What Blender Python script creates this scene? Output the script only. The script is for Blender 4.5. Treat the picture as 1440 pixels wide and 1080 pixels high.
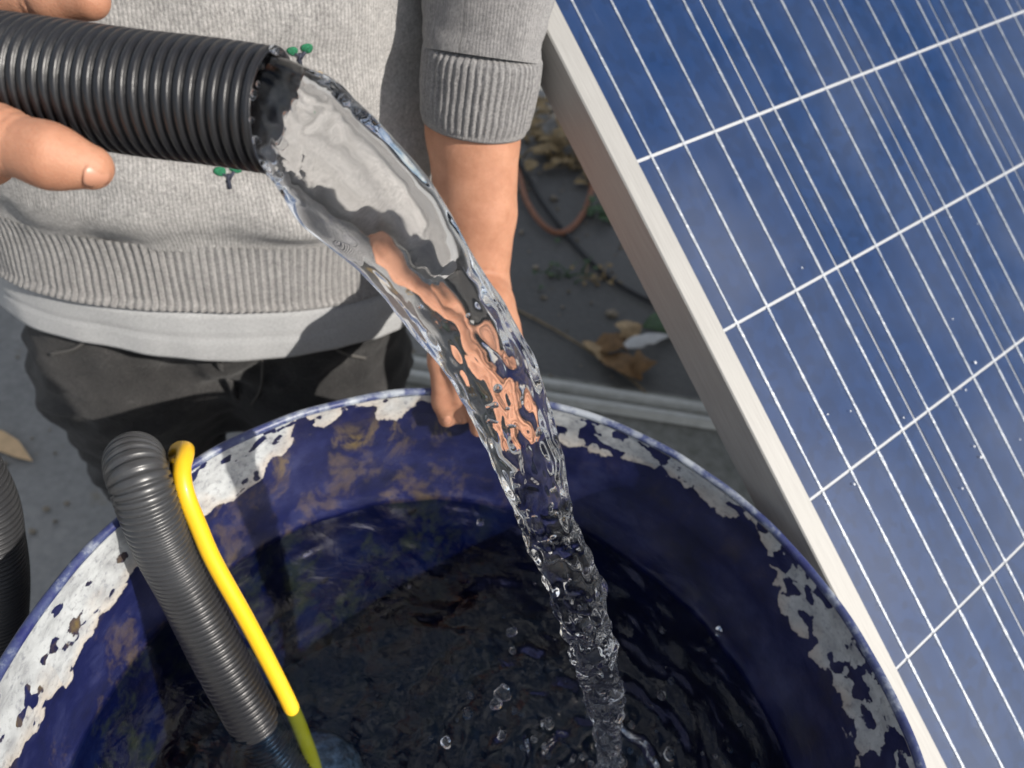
import bpy, math, random
import numpy as np
from mathutils import Vector, Matrix
from mathutils.bvhtree import BVHTree

scene = bpy.context.scene
for o in list(bpy.data.objects):
    bpy.data.objects.remove(o)
rad = math.radians
rng = np.random.default_rng(7)
random.seed(7)

# ------------------------------------------------------------------ camera
CAM = Vector((0.0, 0.0, 1.375))
PITCH, ROLL = rad(46.0), rad(13.935)
_up = Vector((0, math.sin(PITCH), math.cos(PITCH)))
_fw = Vector((0, math.cos(PITCH), -math.sin(PITCH)))
_rt = Vector((1, 0, 0))
ex = _rt * math.cos(ROLL) + _up * math.sin(ROLL)
ey = _rt * math.sin(ROLL) - _up * math.cos(ROLL)
cd = bpy.data.cameras.new('camera')
cam = bpy.data.objects.new('camera', cd)
scene.collection.objects.link(cam)
M = Matrix((ex, -ey, -_fw)).transposed().to_4x4()
M.translation = CAM
cam.matrix_world = M
cd.sensor_width = 36.0
cd.lens = 27.0
cd.clip_start = 0.02
cd.clip_end = 2000
cd.dof.use_dof = True
cd.dof.focus_distance = 0.43
cd.dof.aperture_fstop = 8.0
scene.camera = cam

# ------------------------------------------------------------------ sky, sun, exposure
SUN_DIR = Vector((0.71, -0.33, 0.62)).normalized()
world = bpy.data.worlds.new('World')
scene.world = world
world.use_nodes = True
wn, wl = world.node_tree.nodes, world.node_tree.links
wn.clear()
wo = wn.new('ShaderNodeOutputWorld')
bg = wn.new('ShaderNodeBackground')
sky = wn.new('ShaderNodeTexSky')
sky.sky_type = 'NISHITA'
sky.sun_disc = False
sky.sun_elevation = math.asin(SUN_DIR.z)
sky.sun_rotation = math.atan2(SUN_DIR.x, SUN_DIR.y)
bg.inputs['Strength'].default_value = 0.082
# scattered fair-weather cloud all round the sky
tc = wn.new('ShaderNodeTexCoord')
cn = wn.new('ShaderNodeTexNoise')
cn.inputs['Scale'].default_value = 3.2
cn.inputs['Detail'].default_value = 7
cn.inputs['Roughness'].default_value = 0.55
cr = wn.new('ShaderNodeMapRange')
cr.inputs['From Min'].default_value = 0.45
cr.inputs['From Max'].default_value = 0.62
cm = wn.new('ShaderNodeMix')
cm.data_type = 'RGBA'
cm.inputs['B'].default_value = (10.5, 10.7, 11.0, 1)
wl.new(tc.outputs['Generated'], cn.inputs['Vector'])
wl.new(cn.outputs['Fac'], cr.inputs['Value'])
wl.new(cr.outputs['Result'], cm.inputs['Factor'])
wl.new(sky.outputs['Color'], cm.inputs['A'])
wl.new(cm.outputs['Result'], bg.inputs['Color'])
wl.new(bg.outputs['Background'], wo.inputs['Surface'])

sd = bpy.data.lights.new('sun', 'SUN')
sd.energy = 4.8
sd.angle = rad(0.53)
sd.color = (1.0, 0.94, 0.86)
sun = bpy.data.objects.new('sun', sd)
scene.collection.objects.link(sun)
sun.rotation_euler = (-SUN_DIR).to_track_quat('-Z', 'Y').to_euler()

scene.view_settings.view_transform = 'Standard'
scene.view_settings.look = 'None'
scene.view_settings.gamma = 1.0
scene.view_settings.use_curve_mapping = False
scene.view_settings.exposure = 0.22
scene.render.engine = 'CYCLES'
cy = scene.cycles
cy.max_bounces = 14
cy.transmission_bounces = 12
cy.glossy_bounces = 6
cy.transparent_max_bounces = 16
cy.diffuse_bounces = 4
cy.use_denoising = True
cy.sample_clamp_indirect = 8.0
cy.blur_glossy = 0.3

# ------------------------------------------------------------------ helpers
C = scene.collection


def tag(o, label=None, cat=None, group=None, kind=None):
    for k, v in (('label', label), ('category', cat), ('group', group), ('kind', kind)):
        if v:
            o[k] = v
    return o


def empty(name, loc=(0, 0, 0)):
    o = bpy.data.objects.new(name, None)
    o.location = loc
    C.objects.link(o)
    return o


def link(name, me, parent=None):
    o = bpy.data.objects.new(name, me)
    C.objects.link(o)
    if parent is not None:
        o.parent = parent
    return o


def mesh_data(name, v, f, mats, smooth=True, uv=None):
    me = bpy.data.meshes.new(name)
    me.from_pydata([tuple(map(float, p)) for p in v], [], [tuple(map(int, q)) for q in f])
    for m in (mats if isinstance(mats, (list, tuple)) else [mats]):
        me.materials.append(m)
    if smooth:
        me.polygons.foreach_set('use_smooth', [True] * len(me.polygons))
    if uv is not None:
        lay = me.uv_layers.new(name='UVMap')
        idx = np.empty(len(me.loops), dtype=np.int32)
        me.loops.foreach_get('vertex_index', idx)
        lay.data.foreach_set('uv', np.asarray(uv, dtype=np.float32)[idx].ravel())
    me.update()
    return me


def obj(name, v, f, mats, parent=None, smooth=True, uv=None):
    return link(name, mesh_data(name, v, f, mats, smooth, uv), parent)


def fix_normals(o):
    import bmesh
    bm = bmesh.new()
    bm.from_mesh(o.data)
    bmesh.ops.recalc_face_normals(bm, faces=bm.faces)
    bm.to_mesh(o.data)
    bm.free()


def bevel(o, w, seg=2):
    m = o.modifiers.new('bevel', 'BEVEL')
    m.width = w
    m.segments = seg
    m.limit_method = 'ANGLE'
    return o


# numpy gradient noise ------------------------------------------------
_perm = np.random.default_rng(3).permutation(256)
_perm = np.concatenate([_perm, _perm, _perm])
_grad = np.random.default_rng(4).normal(size=(256, 3))
_grad /= np.linalg.norm(_grad, axis=1)[:, None]


def noise(p, scale=1.0, seed=0.0):
    p = np.asarray(p, dtype=float) * scale + seed * 17.31
    i = np.floor(p).astype(int)
    fr = p - i
    u = fr * fr * fr * (fr * (fr * 6 - 15) + 10)
    r = 0.0
    for dx in (0, 1):
        for dy in (0, 1):
            for dz in (0, 1):
                h = _perm[(_perm[(_perm[(i[..., 0] + dx) & 255] + i[..., 1] + dy) & 255] + i[..., 2] + dz) & 255]
                g = _grad[h]
                d = fr - np.array([dx, dy, dz])
                w = ((u[..., 0] if dx else 1 - u[..., 0]) * (u[..., 1] if dy else 1 - u[..., 1])
                     * (u[..., 2] if dz else 1 - u[..., 2]))
                r = r + w * (g * d).sum(-1)
    return r * 1.4


def fbm(p, scale, seed=0.0, octs=3):
    s, a = 0.0, 1.0
    for k in range(octs):
        s = s + a * noise(p, scale * 2 ** k, seed + k * 3.7)
        a *= 0.5
    return s


def smooth01(x):
    x = np.clip(x, 0, 1)
    return x * x * (3 - 2 * x)


def spline(pts, n):
    """Catmull-Rom through pts (any dimension), resampled evenly by arc length of the first 3 columns."""
    P = np.asarray(pts, float)
    P = np.vstack([2 * P[0] - P[1], P, 2 * P[-1] - P[-2]])
    out = []
    for k in range(1, len(P) - 2):
        t = np.linspace(0, 1, 40, endpoint=(k == len(P) - 3))[:, None]
        a, b, c, d = P[k - 1], P[k], P[k + 1], P[k + 2]
        out.append(0.5 * (2 * b + (c - a) * t + (2 * a - 5 * b + 4 * c - d) * t * t + (3 * b - a - 3 * c + d) * t ** 3))
    Q = np.vstack(out)
    L = np.r_[0, np.cumsum(np.linalg.norm(np.diff(Q[:, :3], axis=0), axis=1))]
    s = np.linspace(0, L[-1], n)
    return np.stack([np.interp(s, L, Q[:, k]) for k in range(Q.shape[1])], 1), s


def frames(P, ref=None):
    """Parallel-transport frames: tangent, side, normal."""
    T = np.gradient(P, axis=0)
    T /= np.linalg.norm(T, axis=1)[:, None]
    N = np.zeros_like(T)
    r = np.array(ref if ref is not None else (0.31, 0.2, 0.93))
    n = r - T[0] * (r @ T[0])
    n /= np.linalg.norm(n)
    N[0] = n
    for k in range(1, len(P)):
        n = N[k - 1] - T[k] * (N[k - 1] @ T[k])
        N[k] = n / np.linalg.norm(n)
    return T, N, np.cross(T, N)


def grid_faces(nu, nv, wrap=True, base=0):
    """faces of a grid of nu rows by nv columns, columns wrapping round."""
    i = np.arange(nu - 1)[:, None]
    j = np.arange(nv if wrap else nv - 1)[None, :]
    k = (j + 1) % nv
    a = i * nv + j
    b = i * nv + k
    f = np.stack([a, b, b + nv, a + nv], -1).reshape(-1, 4) + base
    return f


def tube(P, R, seg=16, caps=True, ref=None):
    P = np.asarray(P, float)
    R = np.broadcast_to(np.asarray(R, float), (len(P),))
    T, N, B = frames(P, ref)
    th = np.linspace(0, 2 * np.pi, seg, endpoint=False)
    V = (P[:, None] + R[:, None, None] * (np.cos(th)[None, :, None] * N[:, None] + np.sin(th)[None, :, None] * B[:, None]))
    V = V.reshape(-1, 3)
    F = [tuple(q) for q in grid_faces(len(P), seg)]
    if caps:
        F.append(tuple(range(seg - 1, -1, -1)))
        F.append(tuple(range((len(P) - 1) * seg, len(P) * seg)))
    return V, F


def lathe(profile, seg=96, center=(0, 0)):
    pr = np.asarray(profile, float)
    th = np.linspace(0, 2 * np.pi, seg, endpoint=False)
    V = np.stack([center[0] + pr[:, :1] * np.cos(th), center[1] + pr[:, :1] * np.sin(th), np.repeat(pr[:, 1:2], seg, 1)], -1)
    return V.reshape(-1, 3), grid_faces(len(pr), seg)


def box(x0, x1, y0, y1, z0, z1):
    v = [(x, y, z) for z in (z0, z1) for y in (y0, y1) for x in (x0, x1)]
    f = [(0, 2, 3, 1), (4, 5, 7, 6), (0, 1, 5, 4), (2, 6, 7, 3), (0, 4, 6, 2), (1, 3, 7, 5)]
    return v, f


def join(*parts):
    V, F, n = [], [], 0
    for v, f in parts:
        V += [tuple(p) for p in v]
        F += [tuple(int(i) + n for i in q) for q in f]
        n += len(v)
    return V, F


def blob(c, r, seg=10, rings=6, flip=False):
    c = np.asarray(c, float)
    r = np.broadcast_to(np.asarray(r, float), (3,))
    V = [c + r * (0, 0, 1)]
    for a in range(1, rings):
        ph = math.pi * a / rings
        for b in range(seg):
            t = 2 * math.pi * b / seg
            V.append(c + r * (math.sin(ph) * math.cos(t), math.sin(ph) * math.sin(t), math.cos(ph)))
    V.append(c - r * (0, 0, 1))
    F = [(0, 1 + b, 1 + (b + 1) % seg) for b in range(seg)]
    for a in range(rings - 2):
        for b in range(seg):
            p, q = 1 + a * seg + b, 1 + a * seg + (b + 1) % seg
            F.append((p, p + seg, q + seg, q))
    e = len(V) - 1
    s = 1 + (rings - 2) * seg
    F += [(e, s + (b + 1) % seg, s + b) for b in range(seg)]
    if flip:
        F = [q[::-1] for q in F]
    return V, F


# signed-distance modelling with surface nets -------------------------
class Field:
    def __init__(self, lo, hi, h):
        self.lo, self.h = np.array(lo, float), h
        self.n = np.ceil((np.array(hi) - self.lo) / h).astype(int) + 1
        self.F = np.full(self.n, 0.06, dtype=np.float32)

    def region(self, lo, hi):
        a = np.clip(np.floor((lo - self.lo) / self.h).astype(int), 0, self.n)
        b = np.clip(np.ceil((hi - self.lo) / self.h).astype(int) + 1, 0, self.n)
        ax = [self.lo[k] + self.h * np.arange(a[k], b[k]) for k in range(3)]
        return (slice(a[0], b[0]), slice(a[1], b[1]), slice(a[2], b[2])), np.stack(np.meshgrid(*ax, indexing='ij'), -1)

    def add(self, d, sl, k, sub=False):
        A = self.F[sl]
        if sub:
            hh = np.maximum(k - np.abs(A + d), 0) / k
            self.F[sl] = np.maximum(A, -d) + hh * hh * k * 0.25
        else:
            hh = np.maximum(k - np.abs(A - d), 0) / k
            self.F[sl] = np.minimum(A, d) - hh * hh * k * 0.25

    def cap(self, a, b, ra, rb, k=0.01, flat=None, sub=False):
        a, b = np.array(a, float), np.array(b, float)
        m = max(ra, rb) * (max(1, 1 / flat[1]) if flat else 1) + k + 0.03
        sl, X = self.region(np.minimum(a, b) - m, np.maximum(a, b) + m)
        if X.size == 0:
            return
        d = b - a
        t = np.clip(((X - a) @ d) / max(d @ d, 1e-9), 0, 1)
        q = X - a - t[..., None] * d
        if flat:
            ax = np.array(flat[0], float)
            ax /= np.linalg.norm(ax)
            q = q + (q @ ax)[..., None] * ax * (flat[1] - 1)     # >1 flattens along ax
        self.add((np.linalg.norm(q, axis=-1) - (ra + (rb - ra) * t)).astype(np.float32), sl, k, sub)

    def chain(self, pts, k=0.008, flat=None):
        for (a, ra), (b, rb) in zip(pts[:-1], pts[1:]):
            self.cap(a, b, ra, rb, k, flat)

    def ell(self, c, r, k=0.01, rot=None, sub=False):
        c, r = np.array(c, float), np.array(r, float)
        m = r.max() + k + 0.03
        sl, X = self.region(c - m, c + m)
        q = X - c
        if rot is not None:
            q = q @ np.array(rot)
        s = np.linalg.norm(q / r, axis=-1)
        g = np.linalg.norm(q / (r * r), axis=-1) + 1e-9
        self.add((s * (s - 1) / g).astype(np.float32), sl, k, sub)

    def crease(self, c, ax, w, depth, reach):
        c, ax = np.array(c, float), np.array(ax, float)
        ax /= np.linalg.norm(ax)
        sl, X = self.region(c - reach, c + reach)
        q = X - c
        d = q @ ax + .0006 * noise(X, 260, 3)
        self.F[sl] += (depth * np.exp(-(d / w) ** 2) * (np.linalg.norm(q, axis=-1) < reach)).astype(np.float32)

    def mesh(self):
        F, h = self.F, self.h
        I = F < 0
        nx, ny, nz = F.shape
        cs = (nx - 1, ny - 1, nz - 1)
        cor = {(i, j, k): (slice(i, nx - 1 + i), slice(j, ny - 1 + j), slice(k, nz - 1 + k)) for i in (0, 1) for j in (0, 1) for k in (0, 1)}
        cnt = sum(I[s].astype(np.int8) for s in cor.values())
        act = np.argwhere((cnt > 0) & (cnt < 8))
        ids = np.full(cs, -1, dtype=np.int64)
        ids[tuple(act.T)] = np.arange(len(act))
        acc = np.zeros((len(act), 3))
        num = np.zeros(len(act))
        for e in [((0, 0, 0), (1, 0, 0)), ((0, 1, 0), (1, 1, 0)), ((0, 0, 1), (1, 0, 1)), ((0, 1, 1), (1, 1, 1)),
                  ((0, 0, 0), (0, 1, 0)), ((1, 0, 0), (1, 1, 0)), ((0, 0, 1), (0, 1, 1)), ((1, 0, 1), (1, 1, 1)),
                  ((0, 0, 0), (0, 0, 1)), ((1, 0, 0), (1, 0, 1)), ((0, 1, 0), (0, 1, 1)), ((1, 1, 0), (1, 1, 1))]:
            a, b = np.array(e[0]), np.array(e[1])
            fa, fb = F[tuple((act + a).T)], F[tuple((act + b).T)]
            x = (fa < 0) != (fb < 0)
            t = np.where(x, fa / np.where(x, fa - fb, 1), 0)
            acc += x[:, None] * (a + t[:, None] * (b - a))
            num += x
        V = self.lo + h * (act + acc / num[:, None])
        Q = []
        for ax in range(3):
            s0 = [slice(1, -1)] * 3
            s1 = [slice(1, -1)] * 3
            s0[ax] = slice(0, -1)
            s1[ax] = slice(1, None)
            A, B = I[tuple(s0)], I[tuple(s1)]
            u, v = (ax + 1) % 3, (ax + 2) % 3
            for sgn, m in ((1, A & ~B), (-1, ~A & B)):
                p = np.argwhere(m)
                off = np.ones(3, int)
                off[ax] = 0
                p = p + off
                du, dv = np.zeros(3, int), np.zeros(3, int)
                du[u] = 1
                dv[v] = 1
                q = np.stack([ids[tuple((p - du - dv).T)], ids[tuple((p - dv).T)], ids[tuple(p.T)], ids[tuple((p - du).T)]], 1)
                Q.append(q if sgn > 0 else q[:, ::-1])
        Q = np.vstack(Q)
        return V, Q[(Q >= 0).all(1)]


# ------------------------------------------------------------------ materials
class Mat:
    def __init__(self, name):
        self.m = bpy.data.materials.new(name)
        self.m.use_nodes = True
        self.nt = self.m.node_tree
        self.b = self.nt.nodes.get('Principled BSDF')
        self.out = self.nt.nodes.get('Material Output')
        self._tc = None

    def n(self, t, **kw):
        o = self.nt.nodes.new('ShaderNode' + t)
        for k, v in kw.items():
            if hasattr(o, k):
                setattr(o, k, v)
            else:
                o.inputs[k.replace('_', ' ')].default_value = v
        return o

    def l(self, a, b):
        self.nt.links.new(a, b)

    def set(self, **kw):
        for k, v in kw.items():
            s = self.b.inputs[k.replace('_', ' ')]
            if hasattr(v, 'links') or isinstance(v, bpy.types.NodeSocket):
                self.l(v, s)
            else:
                s.default_value = (*v, 1) if isinstance(v, tuple) and len(v) == 3 and s.type == 'RGBA' else v
        return self

    def co(self, kind='Object'):
        if self._tc is None:
            self._tc = self.n('TexCoord')
        return self._tc.outputs[kind]

    def noise(self, scale, detail=4, rough=0.55, vec=None, dist=0.0):
        o = self.n('TexNoise', Scale=scale, Detail=detail, Roughness=rough, Distortion=dist)
        self.l(vec if vec is not None else self.co(), o.inputs['Vector'])
        return o.outputs['Fac']

    def ramp(self, fac, *stops, interp='LINEAR'):
        o = self.n('ValToRGB')
        o.color_ramp.interpolation = interp
        e = o.color_ramp.elements
        while len(e) < len(stops):
            e.new(0.5)
        for q, (p, c) in zip(e, stops):
            q.position = p
            q.color = (*c, 1) if isinstance(c, tuple) else (c, c, c, 1)
        self.l(fac, o.inputs['Fac'])
        return o.outputs['Color']

    def mix(self, fac, a, b, blend='MIX'):
        o = self.n('Mix', data_type='RGBA', blend_type=blend)
        for s, v in ((o.inputs['Factor'], fac), (o.inputs['A'], a), (o.inputs['B'], b)):
            if isinstance(v, bpy.types.NodeSocket):
                self.l(v, s)
            else:
                s.default_value = (*v, 1) if isinstance(v, tuple) else v
        return o.outputs['Result']

    def math(self, op, a, b=0.0, c=0.0, clamp=False):
        o = self.n('Math', operation=op, use_clamp=clamp)
        for s, v in zip(o.inputs, (a, b, c)):
            if isinstance(v, bpy.types.NodeSocket):
                self.l(v, s)
            else:
                s.default_value = v
        return o.outputs[0]

    def mapped(self, scale=(1, 1, 1), kind='Object', rot=(0, 0, 0)):
        o = self.n('Mapping')
        o.inputs['Scale'].default_value = scale
        o.inputs['Rotation'].default_value = rot
        self.l(self.co(kind), o.inputs['Vector'])
        return o.outputs['Vector']

    def bump(self, height, strength=0.3, dist=0.002):
        o = self.n('Bump', Strength=strength, Distance=dist)
        self.l(height, o.inputs['Height'])
        self.l(o.outputs['Normal'], self.b.inputs['Normal'])
        return self


# skin
k = Mat('skin')
c = k.ramp(k.noise(38, 6, 0.65), (0.3, (0.35, 0.160, 0.095)), (0.52, (0.445, 0.220, 0.136)), (0.72, (0.52, 0.268, 0.172)))
c = k.mix(k.ramp(k.noise(420, 4, 0.7), (0.52, 0.0), (0.72, 0.35)), c, (0.36, 0.145, 0.085))
k.set(Base_Color=c, Roughness=k.math('ADD', k.math('MULTIPLY', k.noise(120, 4), 0.25), 0.45), Subsurface_Weight=0.15, Subsurface_Scale=0.008, Specular_IOR_Level=0.32)
k.b.inputs['Subsurface Radius'].default_value = (1.0, 0.35, 0.2)
vz = k.n('TexVoronoi', feature='DISTANCE_TO_EDGE', Scale=620.0)
k.l(k.co(), vz.inputs['Vector'])
k.bump(k.math('ADD', k.math('MULTIPLY', vz.outputs['Distance'], 1.0), k.math('ADD', k.noise(900, 3), k.math('MULTIPLY', k.noise(90, 4, 0.5, dist=1.0), 1.2))), 0.28, 0.0006)
SKIN = k.m
k = Mat('nail')
k.set(Base_Color=(0.46, 0.225, 0.145), Roughness=0.36)
NAIL = k.m
k = Mat('hair')
k.set(Base_Color=(0.01, 0.008, 0.007), Roughness=0.45).bump(k.noise(200, 3, vec=k.mapped((1, 1, 0.1))), 0.8, 0.004)
HAIR = k.m
k = Mat('eye_white')
k.set(Base_Color=(0.7, 0.68, 0.65), Roughness=0.2)
EYE = k.m
k = Mat('lips')
k.set(Base_Color=(0.42, 0.16, 0.12), Roughness=0.45)
LIPS = k.m


def knit(name, lo, mid, hi, stitch=420.0):
    k = Mat(name)
    f1 = k.noise(stitch, 3, 0.7)
    f2 = k.noise(130, 4, 0.7)
    f3 = k.noise(14, 3)
    f = k.math('ADD', k.math('MULTIPLY', f1, 0.6), k.math('MULTIPLY', f2, 0.4))
    c = k.ramp(f, (0.33, lo), (0.5, mid), (0.68, hi))
    c = k.mix(k.math('MULTIPLY', f3, 0.35), c, (mid[0] * 1.15, mid[1] * 1.08, mid[2] * 1.02))
    k.set(Base_Color=c, Roughness=0.95, Sheen_Weight=0.35, Sheen_Roughness=0.6, Specular_IOR_Level=0.1)
    wv = k.n('TexWave', wave_type='BANDS', bands_direction='Y', Scale=90.0, Distortion=1.2, Detail=2.0)
    k.l(k.co('UV'), wv.inputs['Vector'])
    wv.inputs['Detail Scale'].default_value = 3.0
    wx = k.n('TexWave', wave_type='BANDS', bands_direction='X', Scale=115.0, Distortion=2.5, Detail=2.0)
    k.l(k.co('UV'), wx.inputs['Vector'])
    wx.inputs['Detail Scale'].default_value = 40.0
    k.bump(k.math('ADD', k.math('ADD', f1, k.math('MULTIPLY', f2, 0.8)), k.math('ADD', k.math('MULTIPLY', wv.outputs['Fac'], 0.06), k.math('MULTIPLY', wx.outputs['Fac'], 0.45))), 0.8, 0.0018)
    return k.m


KNIT = knit('heather_knit', (0.18, 0.177, 0.174), (0.39, 0.382, 0.373), (0.66, 0.645, 0.625))
RIB = knit('rib_knit', (0.16, 0.157, 0.155), (0.30, 0.292, 0.287), (0.48, 0.468, 0.458), 520)
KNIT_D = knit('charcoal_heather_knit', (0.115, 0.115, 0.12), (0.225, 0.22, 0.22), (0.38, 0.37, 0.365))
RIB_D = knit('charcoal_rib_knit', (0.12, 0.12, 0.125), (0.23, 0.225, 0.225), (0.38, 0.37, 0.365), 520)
k = Mat('jersey')
f = k.noise(420, 3, 0.6, vec=k.mapped((1, 1, 3)))
k.set(Base_Color=k.ramp(f, (0.3, (0.29, 0.295, 0.30)), (0.7, (0.45, 0.455, 0.46))), Roughness=0.9, Sheen_Weight=0.2)
k.bump(f, 0.4, 0.001)
JERSEY = k.m
k = Mat('denim')
f = k.noise(700, 2, 0.7, vec=k.mapped((1, 1, 0.4)))
g = k.noise(22, 5, 0.6)
c = k.ramp(k.math('ADD', k.math('MULTIPLY', f, 0.45), k.math('MULTIPLY', g, 0.55)), (0.3, (0.016, 0.016, 0.017)), (0.55, (0.040, 0.039, 0.039)), (0.75, (0.090, 0.086, 0.084)))
k.set(Base_Color=c, Roughness=0.9, Sheen_Weight=0.15, Specular_IOR_Level=0.15).bump(k.math('ADD', f, k.math('MULTIPLY', k.noise(38, 5, 0.6, dist=1.2), 2.0)), 0.7, 0.0022)
DENIM = k.m
k = Mat('seam_thread')
k.set(Base_Color=(0.09, 0.085, 0.08), Roughness=0.8)
SEAM = k.m
k = Mat('green_thread')
k.set(Base_Color=k.ramp(k.noise(900, 2), (0.35, (0.008, 0.10, 0.045)), (0.65, (0.02, 0.22, 0.10))), Roughness=0.7).bump(k.noise(1500, 2), 0.8, 0.001)
GREEN = k.m
k = Mat('navy_thread')
k.set(Base_Color=(0.03, 0.035, 0.055), Roughness=0.75)
NAVY = k.m
k = Mat('shoe')
k.set(Base_Color=(0.03, 0.03, 0.032), Roughness=0.6)
SHOE = k.m

# hose plastic: fresh black to dusty grey-brown along its length (attribute "dust")
k = Mat('hose_plastic')
at = k.n('Attribute', attribute_name='dust')
d = k.math('MULTIPLY', at.outputs['Fac'], k.math('ADD', k.noise(60, 5, 0.65), 0.35), clamp=True)
c = k.mix(d, (0.010, 0.010, 0.012), (0.046, 0.047, 0.049))
k.set(Base_Color=c, Roughness=k.math('ADD', k.math('MULTIPLY', k.noise(180, 3), 0.22), 0.24), Specular_IOR_Level=0.65)
k.bump(k.noise(300, 4, 0.7), 0.15, 0.0008)
HOSE = k.m
k = Mat('cable_yellow')
k.set(Base_Color=k.mix(k.math('MULTIPLY', k.noise(120, 4), 0.25), (0.84, 0.49, 0.010), (0.62, 0.34, 0.02)), Roughness=0.4, Coat_Weight=0.2)
YELLOW = k.m
k = Mat('steel')
k.set(Base_Color=k.ramp(k.noise(70, 5, 0.7), (0.4, (0.16, 0.16, 0.16)), (0.6, (0.62, 0.61, 0.60))), Metallic=0.8, Roughness=0.3).bump(k.noise(90, 4), 0.5, 0.003)
STEEL = k.m
k = Mat('black_plastic')
k.set(Base_Color=(0.012, 0.012, 0.014), Roughness=0.4)
BLACKP = k.m

# water
k = Mat('clear_water')
k.set(Base_Color=(1, 1, 1), Roughness=0.0, IOR=1.333, Transmission_Weight=1.0)
WATER = k.m
k = Mat('pool_water')            # one open sheet: Fresnel mirror over what lies below
fr = k.n('Fresnel', IOR=1.42)
tr = k.n('BsdfTransparent', Color=(0.36, 0.50, 0.66, 1))
gl = k.n('BsdfGlossy', Roughness=0.02)
ms = k.n('MixShader')
nz = k.n('Bump', Strength=0.2, Distance=0.006)
k.l(k.noise(34, 4, 0.55, dist=2.0), nz.inputs['Height'])
for q in (fr, gl):
    k.l(nz.outputs['Normal'], q.inputs['Normal'])
k.l(fr.outputs['Fac'], ms.inputs['Fac'])
k.l(tr.outputs['BSDF'], ms.inputs[1])
k.l(gl.outputs['BSDF'], ms.inputs[2])
k.l(ms.outputs['Shader'], k.out.inputs['Surface'])
POOL = k.m


def film(name, ior, rough, tint=(1, 1, 1)):
    k = Mat(name)
    fr = k.n('Fresnel', IOR=ior)
    tr = k.n('BsdfTransparent', Color=(*tint, 1))
    gl = k.n('BsdfGlossy', Roughness=rough)
    ms = k.n('MixShader')
    k.l(fr.outputs['Fac'], ms.inputs['Fac'])
    k.l(tr.outputs['BSDF'], ms.inputs[1])
    k.l(gl.outputs['BSDF'], ms.inputs[2])
    k.l(ms.outputs['Shader'], k.out.inputs['Surface'])
    k.gl = gl
    return k


BUBBLE = film('bubble_film', 1.5, 0.02).m
kg = film('module_glass', 1.6, 0.06)
kg.l(kg.ramp(kg.noise(9, 6, 0.65, vec=kg.mapped((6, 1, 1))), (0.4, 0.03), (0.75, 0.12)), kg.gl.inputs['Roughness'])
df = kg.n('BsdfDiffuse', Color=(0.62, 0.64, 0.66, 1))          # dust streaks, with soft cloud-reflection patches painted into the same film
m2 = kg.n('MixShader')
old = kg.out.inputs['Surface'].links[0].from_socket
stk = kg.math('ADD', kg.ramp(kg.noise(5.5, 3, 0.5, dist=0.4), (0.40, 0.0), (0.68, 0.032)), kg.ramp(kg.noise(16, 5, 0.6, vec=kg.mapped((4, 0.7, 1))), (0.62, 0.0), (0.80, 0.025)))
kg.l(stk, m2.inputs['Fac'])
kg.l(old, m2.inputs[1])
kg.l(df.outputs['BSDF'], m2.inputs[2])
kg.l(m2.outputs['Shader'], kg.out.inputs['Surface'])
GLASS = kg.m

# drum plastic with peeling white paint near the mouth
RIM_Z, DC, DR, WATER_Z = 0.884, (0.0373, 0.1712), 0.295, 0.721
k = Mat('drum_paint')
geo = k.n('NewGeometry')
sep = k.n('SeparateXYZ')
k.l(geo.outputs['Position'], sep.inputs['Vector'])
pos = geo.outputs['Position']
depth = k.math('SUBTRACT', RIM_Z, sep.outputs['Z'])
mp = k.n('Mapping')
mp.inputs['Scale'].default_value = (1, 1, 0.8)
k.l(pos, mp.inputs['Vector'])
ed = k.math('SUBTRACT', k.noise(9, 2, 0.5, vec=mp.outputs['Vector']), 0.5)
e2 = k.math('SUBTRACT', k.noise(30, 5, 0.50, vec=mp.outputs['Vector'], dist=0.15), 0.5)
# how far the paint survives below the rim, all round the drum
turn = k.math('ARCTAN2', k.math('SUBTRACT', sep.outputs['Y'], DC[1]), k.math('SUBTRACT', sep.outputs['X'], DC[0]))
turn = k.math('ADD', k.math('DIVIDE', turn, 2 * math.pi), 0.5)
worn = [(0.0113, .075), (0.0278, .075), (0.20, .055), (0.38, .065), (0.5331, .058), (0.5585, .062), (0.5955, .062), (0.6166, .05), (0.6287, .022), (0.6451, .014), (0.6686, .032), (0.6942, .046),
        (0.7233, .05), (0.7482, .042), (0.7692, .03), (0.7896, .028), (0.8065, .02), (0.8196, .03), (0.834, .024), (0.845, .004), (0.8575, .026), (0.8669, .012), (0.8782, .045), (0.8913, .07), (0.9094, .075), (0.9261, .065), (0.9404, .06), (0.9617, .07), (0.983, .088)]
band = k.math('MULTIPLY', k.ramp(turn, *[(a, d * 10) for a, d in worn]), 0.1)
edge = k.math('ADD', k.math('MULTIPLY', ed, 0.03), k.math('MULTIPLY', e2, 0.085))
wv = k.math('SUBTRACT', k.math('ADD', edge, band), depth)
soft = k.math('MULTIPLY', wv, 700.0, clamp=True)
hole = k.math('ADD', k.noise(58, 1.2, 0.4, vec=pos), k.math('MULTIPLY', k.noise(180, 2, 0.5, vec=pos), 0.22))
hole = k.math('MULTIPLY', k.math('SUBTRACT', k.math('SUBTRACT', 0.712, k.math('MULTIPLY', sep.outputs['X'], 0.26)), hole), 60.0, clamp=True)
white = k.math('MULTIPLY', soft, hole)
white = k.math('MULTIPLY', white, k.ramp(k.noise(210, 4, 0.7, vec=pos), (0.30, 0.55), (0.48, 1.0)))
blue = k.ramp(k.noise(16, 6, 0.65, vec=pos), (0.30, (0.003, 0.004, 0.020)), (0.52, (0.006, 0.009, 0.056)), (0.72, (0.030, 0.036, 0.105)))
mp2 = k.n('Mapping')
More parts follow.
